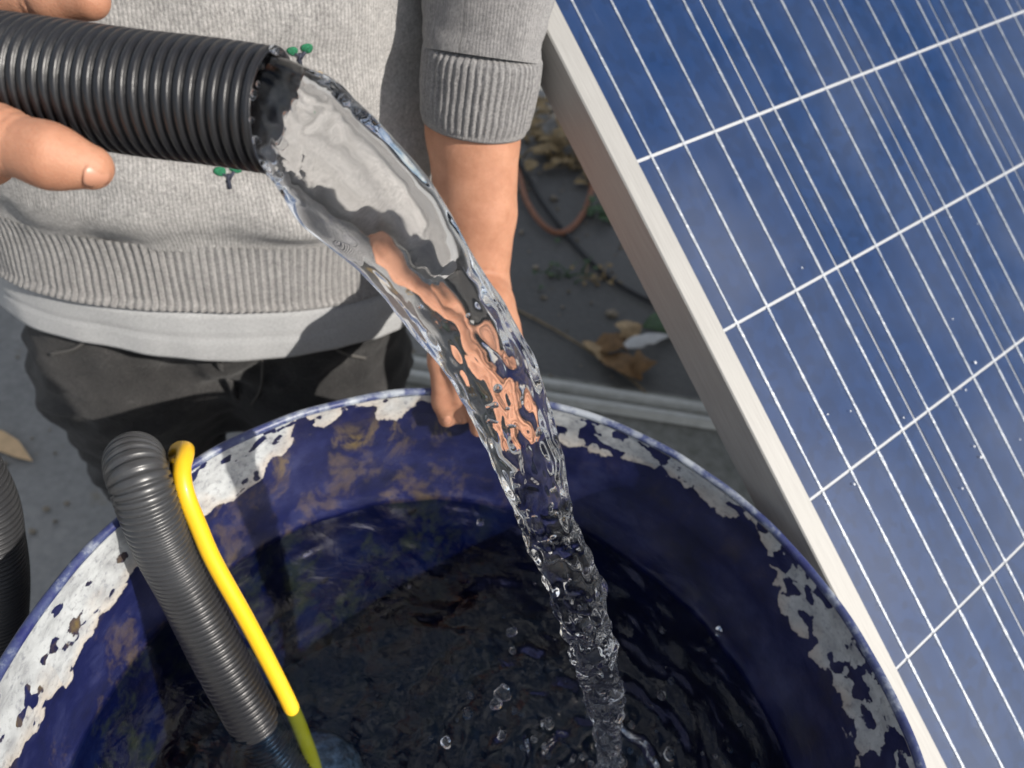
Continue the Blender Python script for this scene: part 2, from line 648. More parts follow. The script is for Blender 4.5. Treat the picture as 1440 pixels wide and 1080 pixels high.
mp2.inputs['Scale'].default_value = (1, 1, 0.6)
k.l(pos, mp2.inputs['Vector'])
stain = k.ramp(k.noise(26, 8, 0.75, vec=mp2.outputs['Vector'], dist=0.4), (0.50, 0.0), (0.57, 0.55), (0.66, 1.0))
ring = k.ramp(k.math('ADD', depth, k.math('MULTIPLY', e2, 0.03)), (0.03, 0.1), (0.052, 0.85), (0.070, 0.35), (0.14, 0.35), (0.22, 0.75))
clean = k.ramp(turn, (0.0, 0.9), (0.10, 0.5), (0.50, 0.12), (0.74, 0.15), (0.80, 0.9), (0.86, 1.0))
blue = k.mix(k.math('MULTIPLY', k.math('MULTIPLY', stain, ring, clamp=True), clean), blue, (0.19, 0.135, 0.035))
pale = k.ramp(k.noise(60, 5, 0.6, vec=pos), (0.3, (0.27, 0.28, 0.29)), (0.6, (0.45, 0.47, 0.475)))
tanb = k.ramp(wv, (0.0, 1.0), (0.022, 0.0))
pale = k.mix(k.math('MULTIPLY', tanb, 0.5), pale, (0.50, 0.40, 0.30))
k.set(Base_Color=k.mix(white, blue, pale), Roughness=0.42, Specular_IOR_Level=0.4)
k.bump(k.math('ADD', k.math('MULTIPLY', white, 0.6), k.noise(120, 4, 0.6, vec=pos)), 0.35, 0.0012)
DRUM = k.m
k = Mat('drum_rim_plastic')
k.set(Base_Color=k.ramp(k.noise(30, 5, 0.7), (0.36, (0.018, 0.022, 0.11)), (0.48, (0.05, 0.065, 0.15)), (0.62, (0.31, 0.34, 0.38))), Roughness=0.4)
RIMM = k.m
k = Mat('drum_sediment')
k.set(Base_Color=k.ramp(k.noise(14, 6, 0.7), (0.36, (0.010, 0.020, 0.046)), (0.50, (0.035, 0.055, 0.085)), (0.60, (0.085, 0.085, 0.07)), (0.68, (0.06, 0.10, 0.16))), Roughness=0.8)
SEDI = k.m

# photovoltaic
k = Mat('silicon_cell')
oi = k.n('ObjectInfo')
mpv = k.n('Mapping')
k.l(k.co(), mpv.inputs['Vector'])
k.l(oi.outputs['Random'], mpv.inputs['Location'])
vor = k.n('TexVoronoi', Scale=110.0)
k.l(mpv.outputs['Vector'], vor.inputs['Vector'])
sepv = k.n('SeparateColor')
k.l(vor.outputs['Color'], sepv.inputs['Color'])
c = k.ramp(sepv.outputs[0], (0.0, (0.003, 0.025, 0.092)), (1.0, (0.006, 0.037, 0.132)))
c = k.mix(k.math('MULTIPLY', oi.outputs['Random'], 0.35), c, (0.010, 0.034, 0.115))
k.set(Base_Color=c, Roughness=0.35, Specular_IOR_Level=0.5)
CELL = k.m
k = Mat('busbar_solder')
k.set(Base_Color=k.ramp(k.noise(160, 4, 0.7), (0.35, (0.33, 0.37, 0.43)), (0.65, (0.55, 0.58, 0.62))), Roughness=0.45, Metallic=0.5).bump(k.noise(220, 4, 0.7), 0.6, 0.0015)
BUS = k.m
k = Mat('backsheet_white')
k.set(Base_Color=(0.56, 0.58, 0.60), Roughness=0.6)
BACK = k.m
k = Mat('anodised_aluminium')
f = k.noise(40, 5, 0.6, vec=k.mapped((18, 0.6, 18)))
k.set(Base_Color=k.ramp(f, (0.3, (0.29, 0.283, 0.268)), (0.7, (0.37, 0.362, 0.345))), Metallic=0.25, Roughness=k.math('ADD', k.math('MULTIPLY', f, 0.2), 0.48))
k.bump(f, 0.12, 0.0005)
ALU = k.m
k = Mat('galvanised_steel')
k.set(Base_Color=k.ramp(k.noise(30, 6, 0.7), (0.3, (0.12, 0.12, 0.10)), (0.7, (0.26, 0.26, 0.24))), Metallic=0.5, Roughness=0.5)
GALV = k.m
k = Mat('skylit_galvanised_steel')  # edge ribs' copy of the steel, lightened to paint in the sky they catch
k.set(Base_Color=k.ramp(k.noise(30, 6, 0.7), (0.3, (0.42, 0.42, 0.39)), (0.7, (0.58, 0.58, 0.55))), Metallic=0.3, Roughness=0.5)
GALV_SKYLIT = k.m

k = Mat('lime_spot')
k.set(Base_Color=(0.75, 0.77, 0.80), Roughness=0.4)
SPOT = k.m

# ground
k = Mat('cement_ground')
f = k.noise(1.3, 6, 0.6)
g = k.noise(60, 6, 0.7)
c = k.ramp(k.math('ADD', k.math('MULTIPLY', f, 0.6), k.math('MULTIPLY', g, 0.4)), (0.32, (0.165, 0.163, 0.156)), (0.5, (0.255, 0.25, 0.237)), (0.68, (0.37, 0.355, 0.33)))
sp = k.ramp(k.noise(9, 5, 0.7), (0.60, 0.0), (0.72, 0.6))
c = k.mix(sp, c, (0.22, 0.185, 0.13))
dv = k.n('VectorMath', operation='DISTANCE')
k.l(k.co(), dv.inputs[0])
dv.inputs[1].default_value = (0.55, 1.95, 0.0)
shade_patch = k.ramp(k.math('ADD', dv.outputs['Value'], k.math('MULTIPLY', k.math('SUBTRACT', k.noise(3.0, 5, 0.6), 0.5), 1.1)), (0.78, 1.0), (0.98, 0.0))     # shade behind the drum, painted into the ground colour
c = k.mix(k.math('MULTIPLY', shade_patch, 0.68), c, (0.035, 0.036, 0.038))
crk = k.n('TexVoronoi', feature='DISTANCE_TO_EDGE', Scale=1.7)
k.l(k.co(), crk.inputs['Vector'])
k.set(Base_Color=c, Roughness=k.math('SUBTRACT', 0.9, k.math('MULTIPLY', shade_patch, 0.2))).bump(k.math('ADD', g, k.math('MULTIPLY', k.noise(300, 4, 0.7), 0.4)), 0.5, 0.006)
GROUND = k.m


def plain(name, col, rough=0.6, var=0.25, scale=40):
    k = Mat(name)
    dk = tuple(v * (1 - var) for v in col)
    br = tuple(v * (1 + var) for v in col)
    k.set(Base_Color=k.ramp(k.noise(scale, 4, 0.65), (0.35, dk), (0.65, br)), Roughness=rough)
    return k.m


DRYLEAF = plain('dry_leaf', (0.20, 0.115, 0.05), 0.8)
PALELEAF = plain('pale_dry_leaf', (0.42, 0.30, 0.17), 0.8)
LEAF = plain('green_leaf', (0.04, 0.085, 0.03), 0.6)
STRAW = plain('straw', (0.25, 0.18, 0.09), 0.85)
SCRAP = plain('white_scrap', (0.55, 0.55, 0.54), 0.7, 0.1)
WIRE_O = plain('rust_orange_cable', (0.23, 0.095, 0.05), 0.55, 0.15)
WIRE_B = plain('black_cable', (0.018, 0.018, 0.02), 0.5, 0.2)
CORD = plain('tan_cord', (0.22, 0.17, 0.11), 0.9)
WOOD = plain('weathered_wood', (0.13, 0.085, 0.05), 0.85, 0.35, 25)

# ================================================================== SETTING
v, f = [(-60, -60, 0), (60, -60, 0), (60, 60, 0), (-60, 60, 0)], [(0, 1, 2, 3)]
n = 90
g = np.linspace(-1, 1, n)
g = np.sign(g) * (np.abs(g) ** 3) * 200
X, Y = np.meshgrid(g, g + 1.0, indexing='ij')
Zg = 0.006 * fbm(np.stack([X, Y, X * 0], -1), 1.7, 2)
near = np.hypot(X - 0.04, Y - 0.4)
Zg *= smooth01((near - 0.6) / 1.0)
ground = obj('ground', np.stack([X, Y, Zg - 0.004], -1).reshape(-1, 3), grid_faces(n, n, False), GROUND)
fix_normals(ground)
tag(ground, 'weathered grey cement ground with dirt and scattered debris', None, None, 'structure')

# ================================================================== DRUM
drum = empty('water_drum', (DC[0], DC[1], 0.0))
tag(drum, 'open blue plastic water drum with peeling white paint around its mouth', 'drum')


def rel(v, o):
    return np.asarray(v, float) - np.array(o.location)


Ri, Ro = DR - 0.004, DR
zi = np.linspace(RIM_Z - 0.006, 0.06, 60)
prof_in = np.c_[Ri - 0.004 * smooth01((RIM_Z - zi) / 0.4) + 0.0025 * np.exp(-((zi - RIM_Z + 0.035) / 0.008) ** 2) - 0.002 * np.exp(-((zi - RIM_Z + 0.065) / 0.010) ** 2), zi]
v, f = lathe(prof_in, 160, DC)
o = obj('inner_wall', rel(v, drum), f, DRUM, drum)
fix_normals(o)
zo = np.linspace(0.0, RIM_Z - 0.012, 90)
ro = Ro + 0.012 * (np.exp(-((zo - 0.58) / 0.016) ** 2) + np.exp(-((zo - 0.30) / 0.016) ** 2)) - 0.012 * np.exp(-(zo / 0.02) ** 2)
v, f = lathe(np.c_[ro, zo], 128, DC)
o = obj('outer_wall', rel(v, drum), f, DRUM, drum)
th = np.linspace(-0.35 * math.pi, 1.3 * math.pi, 12)
pr = np.c_[DR - 0.0018 + 0.0034 * np.cos(th), RIM_Z - 0.0034 + 0.0034 * np.sin(th)]
v, f = lathe(pr, 220, DC)
v = np.asarray(v)
w = 1 + 0.0035 * noise(v, 22)[:, None]
cc = np.array([*DC, 0])
v = np.c_[(v[:, :2] - cc[:2]) * w + cc[:2], v[:, 2] + 0.0012 * noise(v, 30, 4)]
o = obj('rim', rel(v, drum), f, RIMM, drum)
v, f = lathe(np.array([[0.0005, 0.42], [0.1, 0.42], [0.2, 0.423], [Ri - 0.0042, 0.436]]), 64, DC)
o = obj('bottom', rel(v, drum), f, SEDI, drum)

# water held in the drum
IMPACT = np.array([0.150, 0.212])
nr, nt = 110, 220
r = np.linspace(0.0005, Ri - 0.0045, nr)
t = np.linspace(0, 2 * np.pi, nt, endpoint=False)
Rr, Tt = np.meshgrid(r, t, indexing='ij')
X, Y = DC[0] + Rr * np.cos(Tt), DC[1] + Rr * np.sin(Tt)
p = np.stack([X, Y, X * 0], -1)
di = np.hypot(X - IMPACT[0], Y - IMPACT[1])
hgt = 0.0042 * fbm(p, 11, 1) + 0.0020 * fbm(p + 0.3 * noise(p, 9, 5)[..., None] * 0.1, 30, 2) + 0.0007 * noise(p, 90, 3)
hgt += 0.0065 * np.exp(-di / 0.08) * (np.sin(di * 170) + 0.9 * noise(p, 70, 6) * 1.6)
hgt += 0.0016 * noise(p, 60, 9) * np.exp(-((np.hypot(X - 0.17, Y - 0.06)) / 0.16) ** 2)
v = np.stack([X, Y, WATER_Z + hgt], -1).reshape(-1, 3)
o = obj('water', v, grid_faces(nr, nt), POOL)
tag(o, 'dark rippled water filling the blue drum', None, None, 'structure')

# ================================================================== SOLAR PANEL
PO = Vector((0.0555, 0.5875, 1.0606))
PU = Vector((0.67812527, 0.72864431, 0.09603951)).normalized()
PV = Vector((0.65614559, -0.54135719, -0.52574267))
PV = (PV - PU * PV.dot(PU)).normalized()
PN = PU.cross(-PV).normalized()
CELLP = 0.1588
NU, NV, V0 = 6, 10, -4          # columns, rows, index of the first row along the slope
panel = empty('solar_panel')
pm = Matrix((PU, -PV, PN)).transposed().to_4x4()      # local x across, y up the slope, z out of the glass
pm.translation = PO
panel.matrix_world = pm
tag(panel, 'blue polycrystalline solar panel in a silver frame beside the drum', 'solar panel')
x1 = NU * CELLP
yt, yb = -V0 * CELLP, -(NV + V0) * CELLP
TH, LIP = 0.040, 0.022
# glass front at local z = -0.0015, cells below it, frame lip proud of it


def rail_x(y0, y1, sx):        # rail along y; sx=-1 left side, +1 right side (profile in x,z)
    p = [(0, 0.0), (0, -0.0022), (LIP - 0.002, -0.0022), (LIP - 0.002, -TH + 0.002), (-0.01, -TH + 0.002), (-0.01, -TH), (LIP, -TH), (LIP, -0.0012), (LIP - 0.0012, 0.0)]
    v = [(sx * q[0], y, q[1]) for y in (y0, y1) for q in p]
    m = len(p)
    f = [(i, (i + 1) % m, m + (i + 1) % m, m + i) for i in range(m)] + [tuple(range(m - 1, -1, -1)), tuple(range(m, 2 * m))]
    return v, f


v, f = rail_x(yb - LIP, yt + LIP, -1)
o = obj('frame_rail', v, f, ALU, panel, False)
fix_normals(o)
v, f = rail_x(yb - LIP, yt + LIP, 1)
v = [(q[0] + x1, q[1], q[2]) for q in v]
o = obj('frame_rail', v, f, ALU, panel, False)
fix_normals(o)
for y, s in ((yt, 1), (yb, -1)):
    v, f = rail_x(0.0004, x1 - 0.0004, 1)
    v = [(q[1], y + s * q[0], q[2]) for q in v]
    o = obj('frame_rail', v, f, ALU, panel, False)
    fix_normals(o)
v, f = box(0.0, x1, yb, yt, -0.0075, -0.0062)
obj('backsheet', v, f, BACK, panel, False)
o = obj('glass', [(0, yb, -0.003), (x1, yb, -0.003), (x1, yt, -0.003), (0, yt, -0.003)], [(0, 1, 2, 3)], GLASS, panel, False)
gx, gy = 0.0011, 0.0014
cut = 0.006
cw = CELLP - 2 * gx
ch = CELLP - 2 * gy
v = [(gx, -gy, 0), (gx, -CELLP + gy, 0), (CELLP - gx, -CELLP + gy, 0), (CELLP - gx, -gy, 0)]
cell_me = mesh_data('cell', v, [(0, 1, 2, 3)], CELL, False)
bv, bf = [], []
for i in range(4):
    xc = gx + cw * (2 * i + 1) / 8
    m = 24
    ys = np.linspace(-0.0008, -CELLP + 0.0008, m)
    hw = 0.00120 + 0.00025 * rng.normal(size=m)
    a = [(xc - max(q, .0006), y, 0.0006) for q, y in zip(hw, ys)] + [(xc + max(q, .0006), y, 0.0006) for q, y in zip(hw, ys)]
    b0 = len(bv)
    bv += a
    bf += [(b0 + j, b0 + j + 1, b0 + m + j + 1, b0 + m + j) for j in range(m - 1)]
bus_me = mesh_data('busbars', bv, bf, BUS, False)
for i in range(NU):
    for j in range(NV):
        c_ = link('cell', cell_me, panel)
        c_.location = (i * CELLP, -(j + V0) * CELLP, -0.0055)
        b_ = link('busbars', bus_me, c_)
# junction box on the back and the steel legs that carry the panel
v, f = box(x1 / 2 - 0.06, x1 / 2 + 0.06, yt - 0.14, yt - 0.05, -0.032, -0.008)
bevel(obj('junction_box', v, f, BLACKP, panel, False), 0.004)
# dried splashes on the glass
bp = []
for q in range(26):
    x_, y_ = rng.uniform(.01, .40), -abs(rng.normal(.42, .18))
    r_ = rng.choice([.0006, .0009, .0015], p=[.6, .3, .1])
    bp.append(blob((x_, y_, -.0029), (r_, r_ * rng.uniform(.8, 1.6), r_ * .35), 8, 4))
v, f = join(*bp)
o = obj('splash_spots', v, f, SPOT, panel)
o['kind'] = 'stuff'
# unseen second panel on the right, added to shade the ground behind the drum
shade_panel = panel.copy()
C.objects.link(shade_panel)
shade_panel.matrix_world = pm @ Matrix.Translation((x1 + 2 * LIP + 0.0015, 0, 0))
shade_panel['label'] = 'added second blue solar panel, unseen at right, shading the ground'
panel['group'] = shade_panel['group'] = 'solar panel and added unseen shade panel'
for ch in list(panel.children):
    q = ch.copy()
    C.objects.link(q)
    q.parent = shade_panel
    for g_ in ch.children:
        w = g_.copy()
        C.objects.link(w)
        w.parent = q
stand = empty('panel_stand')
tag(stand, 'galvanised steel stand holding up the solar panel from behind', 'stand')
for yy in (yt - 0.22, yb + 0.28):
    a, b = pm @ Vector((0.30, yy, -TH - 0.016)), pm @ Vector((2 * x1 + 0.03, yy, -TH - 0.016))
    v, f = tube([a, b], 0.0155, 4)
    obj('cross_rail', v, f, GALV, stand, False)
    for xx in (1.25, 2 * x1 - 0.05):
        a = pm @ Vector((xx, yy, -TH - 0.03))
        v, f = tube([(a.x, a.y, 0.0), (a.x, a.y, a.z)], 0.018, 4, ref=(1, 0, 0))
        obj('leg', v, f, GALV, stand, False)

# ================================================================== GROUND CLUTTER behind the drum


def ground_wire(name, pts, r, mat, label, cat):
    P, s = spline(pts, 60)
    v, f = tube(P, r, 8)
    return tag(obj(name, v, f, mat), label, cat)


sheet = empty('roofing_sheet', (0.3, 1.26, 0.0))
tag(sheet, 'grey ribbed metal sheet lying flat on ground behind the drum', 'metal sheet')
ux, uy = np.array([0.993, 0.115]), np.array([-0.115, 0.993])


def sheet_strip(name, prof, mat):
    v = []
    for xx in np.linspace(-0.75, 1.1, 14):
        for y, z in prof:
            q = xx * ux + y * uy
            v.append((q[0], q[1], z + 0.002 * math.sin(xx * 5) + 0.004))
    o = obj(name, v, grid_faces(14, len(prof), False), mat, sheet, False)
    o.modifiers.new('solid', 'SOLIDIFY').thickness = 0.0012


def rib_prof(y):
    return [(y - .017, .002), (y - .010, .016), (y - .006, .0185), (y + .006, .0185), (y + .010, .016), (y + .017, .002)]


sheet_strip('plate', [(.15, .001), (.10, .001), (0, .001), (-.22, .001)], GALV)
sheet_strip('edge_rib', rib_prof(.112), GALV_SKYLIT)
sheet_strip('edge_rib', rib_prof(.067), GALV_SKYLIT)
v, f = box(-0.25, 0.55, -0.05, 0.05, 0.0, 0.022)
plank = obj('wood_plank', v, f, WOOD, None, False)
bevel(plank, 0.003)
plank.location = (0.42, 0.98, 0.0)
plank.rotation_euler.z = 0.2
tag(plank, 'brown weathered wood plank on the ground under the solar panel', 'plank')

ground_wire('power_wire', [(-0.30, 2.62, .008), (-0.139, 2.313, .008), (-0.021, 2.1, .012), (0.141, 1.896, .008), (0.301, 1.787, .008), (0.6, 1.72, .006)], 0.0075, WIRE_B, 'black cable trailing across the ground behind the arm', 'cable')
ground_wire('orange_wire', [(-0.30, 2.55, .008), (-0.16, 2.30, .01), (-0.10, 2.12, .02), (-0.035, 2.012, .02), (0.03, 1.985, .016), (0.083, 2.10, .012), (0.10, 2.30, .02), (0.06, 2.6, .01), (-0.1, 2.95, .008)], 0.0095, WIRE_O, 'rust orange cable looped on the ground behind the arm', 'cable')
ground_wire('rope', [(-0.25, 1.66, .004), (-0.071, 1.611, .005), (0.056, 1.568, .005), (0.182, 1.507, .006), (0.30, 1.44, .004), (0.36, 1.38, .004)], 0.0042, CORD, 'thin tan rope lying straight across the dark ground', 'rope')


def leaf_mesh(L, W, curl, seed, n=9):
    rs = np.random.default_rng(seed)
    V, F = [], []
    for i in range(n):
        t_ = i / (n - 1)
        w_ = W * math.sin(math.pi * min(1, t_ * 0.94 + 0.03)) ** 0.8 * (1 + 0.25 * rs.normal() * 0.5)
        z = curl * math.sin(t_ * math.pi) + rs.normal() * curl * 0.08
        for s in (-1, 0, 1):
            V.append((L * (t_ - .5), s * w_, z + (0.35 * curl if s else 0) + rs.normal() * curl * 0.08 + 0.003))
    for i in range(n - 1):
        for j in (0, 1):
            a = i * 3 + j
            F.append((a, a + 1, a + 4, a + 3))
    return V, F


def leaf(name, loc, L, W, curl, rz, mat, label, seed, cat='leaf', group=None):
    v, f = leaf_mesh(L, W, curl, seed)
    o = obj(name, v, f, mat)
    m = o.modifiers.new('solid', 'SOLIDIFY')
    m.thickness = 0.0012
    o.location = loc
    o.rotation_euler = (0.12 * math.sin(seed * 3.1), 0.15 * math.cos(seed * 2.3), rz)
    tag(o, label, cat, group)
    return o


leaf('dry_leaf', (0.235, 1.53, .004), .11, .034, .028, 0.5, DRYLEAF, 'large brown curled dry leaf left of the white scrap', 1)
leaf('dry_leaf', (0.265, 1.46, .004), .12, .036, .024, -0.35, DRYLEAF, 'dark brown dry leaf lying below the white scrap', 2)
leaf('dry_leaf', (0.315, 1.475, .014), .09, .030, .028, 1.1, DRYLEAF, 'brown dry leaf on top of the heap below the white scrap', 3)
leaf('dry_leaf', (0.265, 1.60, .004), .08, .035, .03, 2.4, PALELEAF, 'small pale tan dry leaf above the white scrap', 4)
leaf('dry_leaf', (0.20, 1.50, .004), .11, .02, .012, -0.6, PALELEAF, 'narrow tan leaf at the end of the tan rope', 5)
leaf('dry_leaf', (-0.02, 2.63, .01), .14, .06, .05, 1.2, PALELEAF, 'pale tan dry leaf in the weeds by the cuff', 6)
leaf('plastic_scrap', (0.315, 1.56, .03), .15, .022, .012, 0.55, SCRAP, 'narrow white plastic scrap lying on the dry leaf heap', 7, 'scrap')
leaf('green_leaf', (0.36, 1.66, .004), .10, .04, .02, 0.3, LEAF, 'dark green leaf beyond the white scrap', 8)
pts = [(-1.12, .848), (-.985, .843), (-.945, .830), (-.893, .793), (-.93, .793), (-1.0, .802), (-1.12, .79)]  # outline of a flat, pointed, pale tan piece on the ground
m_ = len(pts)
v = [(a, b, .004) for a, b in pts] + [(a, b, .008) for a, b in pts]
o = obj('tan_piece', v, [tuple(range(m_)), tuple(range(2 * m_ - 1, m_ - 1, -1))] + [(i, (i + 1) % m_, m_ + (i + 1) % m_, m_ + i) for i in range(m_)], plain('pale_tan', (0.66, 0.45, 0.25), 0.8, 0.12), None, False)
fix_normals(o)
tag(o, 'pale tan pointed flat piece on the grey ground at left', 'scrap')


def weed(loc, nb, h, spread, mat, label, seed, group=None, name='dry_weed', cat='weed', bend=0.6):
    rs = np.random.default_rng(seed)
    root = empty(name, loc)
    tag(root, label, cat, group)
    parts = []
    for b in range(nb):
        az = rs.uniform(0, 6.28)
        L = h * rs.uniform(.5, 1.1)
        lean = rs.uniform(.2, 1) * spread
        pts = [(math.cos(az) * lean * t_ ** 1.4, math.sin(az) * lean * t_ ** 1.4, L * (t_ - bend * t_ * t_)) for t_ in np.linspace(0, 1, 6)]
        pts = np.array(pts) + np.r_[rs.normal(size=2) * spread * .25, 0]
        parts.append(tube(pts, np.linspace(.0035, .001, 6), 4))
    v, f = join(*parts)
    obj('stems', v, f, mat, root)
    parts = []
    for b in range(nb):
        lv, lf = leaf_mesh(h * .45, h * .13, h * .08, seed * 50 + b, 5)
        lv = np.array(lv)
        a = rs.uniform(0, 6.28)
        R_ = np.array([[math.cos(a), -math.sin(a), 0], [math.sin(a), math.cos(a), 0], [0, 0, 1]])
        lv = lv @ R_.T + np.r_[rs.normal(size=2) * spread * .6, abs(rs.normal()) * h * .3]
        parts.append((lv, lf))
    v, f = join(*parts)
    obj('leaves', v, f, mat, root)


weed((-0.07, 2.46, 0), 26, .16, .16, STRAW, 'clump of dry straw weeds behind the forearm', 21)
weed((0.05, 2.42, 0), 22, .12, .14, STRAW, 'sprawling dry weeds beside the orange cable loop', 22)
weed((0.02, 2.80, 0), 30, .20, .20, STRAW, 'tall dry weeds between the cuff and the panel frame', 23)
weed((0.16, 2.16, 0), 12, .10, .07, LEAF, 'small green weed against the panel frame', 24, name='green_weed')
weed((0.07, 1.80, 0), 9, .05, .09, LEAF, 'flat sparse green weed in the middle of dark ground', 25, name='green_weed')
weed((0.17, 1.82, 0), 8, .05, .07, STRAW, 'flat withered weed right of the sparse green one', 26)

# loose grit and crumbs of soil
bp = []
for q in range(520):
    x_, y_ = (rng.uniform(-.35, .75), rng.uniform(1.25, 3.2)) if q < 380 else (rng.uniform(-1.3, -.6), rng.uniform(.5, 1.6))
    r_ = rng.gamma(2.0, .0016) + .0012
    v, f = blob((x_, y_, r_ * .3), (r_ * rng.uniform(.7, 1.4), r_, r_ * .6), 6, 4)
    bp.append((np.asarray(v) + rng.normal(size=(len(v), 3)) * r_ * .12, f))
v, f = join(*bp)
o = obj('gravel', v, f, plain('grit', (0.20, 0.17, 0.13), 0.95, 0.5, 30), None, False)
tag(o, 'loose grit and soil crumbs scattered over the ground', None, None, 'stuff')

# ================================================================== PERSON
PHI = rad(18.5)
BC = np.array([-0.350, 0.636])
LAX, FAX = np.array([math.cos(PHI), math.sin(PHI)]), np.array([math.sin(PHI), -math.cos(PHI)])   # body left(+x), front


def bod(l, fwd, z):
    q = BC + LAX * l + FAX * fwd
    return np.array([q[0], q[1], z])


# left arm and the hand on the rim
SH_L, EL_L = np.array([-0.135, 0.70, 1.42]), np.array([-0.095, 0.645, 1.165])
CUFF, WR_L = np.array([-0.084, 0.600, 1.040]), np.array([-0.055, 0.562, 0.918])
# right arm and the hand on the hose
SH_R, EL_R = np.array([-0.515, 0.60, 1.42]), np.array([-0.62, 0.46, 1.165])
WR_R = np.array([-0.392, 0.300, 1.146])

Fb = Field((-0.78, 0.22, 0.0), (0.02, 0.92, 1.76), 0.008)
for s in (-1, 1):
    hip, kn, an = bod(s * .095, 0, .80), bod(s * .105, .01, .46), bod(s * .11, -.02, .085)
    Fb.chain([(hip, .082), (kn, .056), (an, .038)], .03)
    Fb.chain([(an, .036), (bod(s * .115, .09, .035), .032), (bod(s * .12, .15, .025), .025)], .02)
Fb.chain([(bod(0, 0, .82), .115), (bod(0, 0, 1.02), .10), (bod(0, -.01, 1.22), .115), (bod(0, -.015, 1.36), .085)], .06, (np.r_[FAX, 0], 1.15))
Fb.chain([(SH_L - (.02, 0, .04), .045), (EL_L, .036), (CUFF, .037)], .01)
Fb.chain([(SH_R - (-.02, 0, .04), .045), (EL_R, .034), (WR_R * .7 + EL_R * .3, .028)], .01)
Fb.chain([(SH_L - (.03, 0, .05), .042), (bod(0, -.015, 1.37), .05), (SH_R - (-.03, 0, .05), .042)], .02)
Fb.chain([(bod(0, -.01, 1.40), .055), (bod(0, .015, 1.53), .050)], .02)
v1, f1 = Fb.mesh()
# head
HC = bod(0.0, 0.035, 1.615)
Rh = np.array([np.r_[LAX, 0], np.r_[FAX, 0], (0, 0, 1)]).T


def hd(l, fwd, z):
    return HC + Rh @ np.array([l, fwd, z])


Fh = Field(HC - (.15, .15, .18), HC + (.15, .15, .16), 0.004)
Fh.ell(HC + np.array([0, 0, .03]), (.074, .094, .092), .01, Rh)
Fh.ell(hd(0, .018, -.05), (.056, .068, .066), .03, Rh)
Fh.cap(hd(0, -.02, -.05), hd(0, -.03, -.16), .054, .056, .02)
Fh.cap(hd(0, .088, .012), hd(0, .104, -.022), .008, .013, .012)
for s in (-1, 1):
    Fh.ell(hd(s * .031, .088, .006), (.017, .012, .010), .006, Rh, True)
    Fh.ell(hd(s * .076, -.008, -.005), (.010, .020, .032), .008, Rh)
Fh.cap(hd(-.02, .078, -.058), hd(.02, .078, -.058), .009, .009, .008)
Fh.ell(hd(0, .066, -.098), (.024, .02, .018), .014, Rh)
v2, f2 = Fh.mesh()

# left forearm + hand, fine: fingers hook over the rim into the drum
Fl = Field((-0.16, 0.38, 0.80), (0.08, 0.68, 1.09), 0.0022)
PALM = np.array([-0.036, 0.512, 0.914])
mid_f = CUFF * .5 + WR_L * .5 + np.array([0.001, 0.0, 0])
up_f = CUFF + (CUFF - WR_L) * .25
Fl.chain([(up_f, .0410), (CUFF, .0412), (mid_f, .0370), (WR_L, .0300), (WR_L * .6 + PALM * .4, .0265)], .005, ((0.3, 0.9, 0.3), 1.12))
PALM = np.array([-0.036, 0.512, 0.914])
Fl.chain([(WR_L * .7 + PALM * .3, .027), (PALM, .029)], .012, ((0.0, 0.25, 1), 1.3))
KN = [(-0.054, .488, .918), (-0.038, .482, .922), (-0.022, .484, .919), (-0.008, .492, .911)]
TIPS = [[(-0.048, .452, .912), (-0.040, .440, .888), (-0.036, .438, .868)],
        [(-0.031, .446, .914), (-0.023, .432, .888), (-0.019, .432, .864)],
        [(-0.014, .448, .911), (-0.006, .436, .886), (-0.002, .436, .864)],
        [(0.001, .460, .903), (0.009, .446, .884), (0.013, .444, .868)]]
for q, (kn, tp) in enumerate(zip(KN, TIPS)):
    Fl.cap(WR_L * .35 + PALM * .65, kn, .020, .0115, .014)
    rr = [.0108, .0098, .0090, .0078] if q < 3 else [.0095, .0086, .0078, .0068]
    Fl.chain([(kn, rr[0])] + [(p, r_) for p, r_ in zip(tp, rr[1:])], .004)
TH_L = [(-0.076, .535, .912), (-0.075, .498, .916), (-0.064, .460, .905), (-0.053, .4385, .880), (-0.048, .4360, .862)]
Fl.chain([(TH_L[0], .017), (TH_L[1], .0128), (TH_L[2], .0104), (TH_L[3], .0100), (TH_L[4], .0080)], .006)
v3, f3 = Fl.mesh()

# right hand on the hose, fine
Fr = Field((-0.46, 0.20, 1.09), (-0.16, 0.37, 1.25), 0.0014)
Fr.chain([(WR_R + (EL_R - WR_R) * .25, .031), (WR_R, .0275)], .02)
PALM_R = np.array([-0.325, 0.292, 1.145])
Fr.chain([(WR_R, .027), (PALM_R, .026)], .02, ((0.1, 0.0, 1.0), 1.3))
Fr.cap(PALM_R, (-0.290, .263, 1.168), .022, .020, .02)
Fr.chain([((-0.296, .266, 1.170), .0195), ((-0.250, .2535, 1.182), .0150), ((-0.221, .2440, 1.187), .0128), ((-0.199, .2425, 1.1865), .0120), ((-0.186, .2465, 1.1830), .0090)], .006)
Fr.cap(PALM_R + (0, .02, .02), (-0.318, .330, 1.182), .018, .0135, .02)
Fr.chain([((-0.318, .333, 1.185), .0135), ((-0.275, .331, 1.200), .0118), ((-0.244, .328, 1.208), .0108), ((-0.226, .327, 1.212), .0092)], .005)
for kx, zz in ((-0.312, 1.166), (-0.318, 1.147), (-0.322, 1.130)):
    dz = zz - 1.166
    Fr.chain([((kx, .325, zz), .0125), ((kx + .036, .328, zz + .012), .0112), ((kx + .062, .318, zz - .002 + dz * .1), .0102), ((kx + .072, .298, zz - .012 - dz * .55), .0088)], .005)
Fr.chain([((-0.300, .272, 1.152), .018), ((-0.262, .262, 1.158), .0128), ((-0.246, .262, 1.160), .010)], .008)
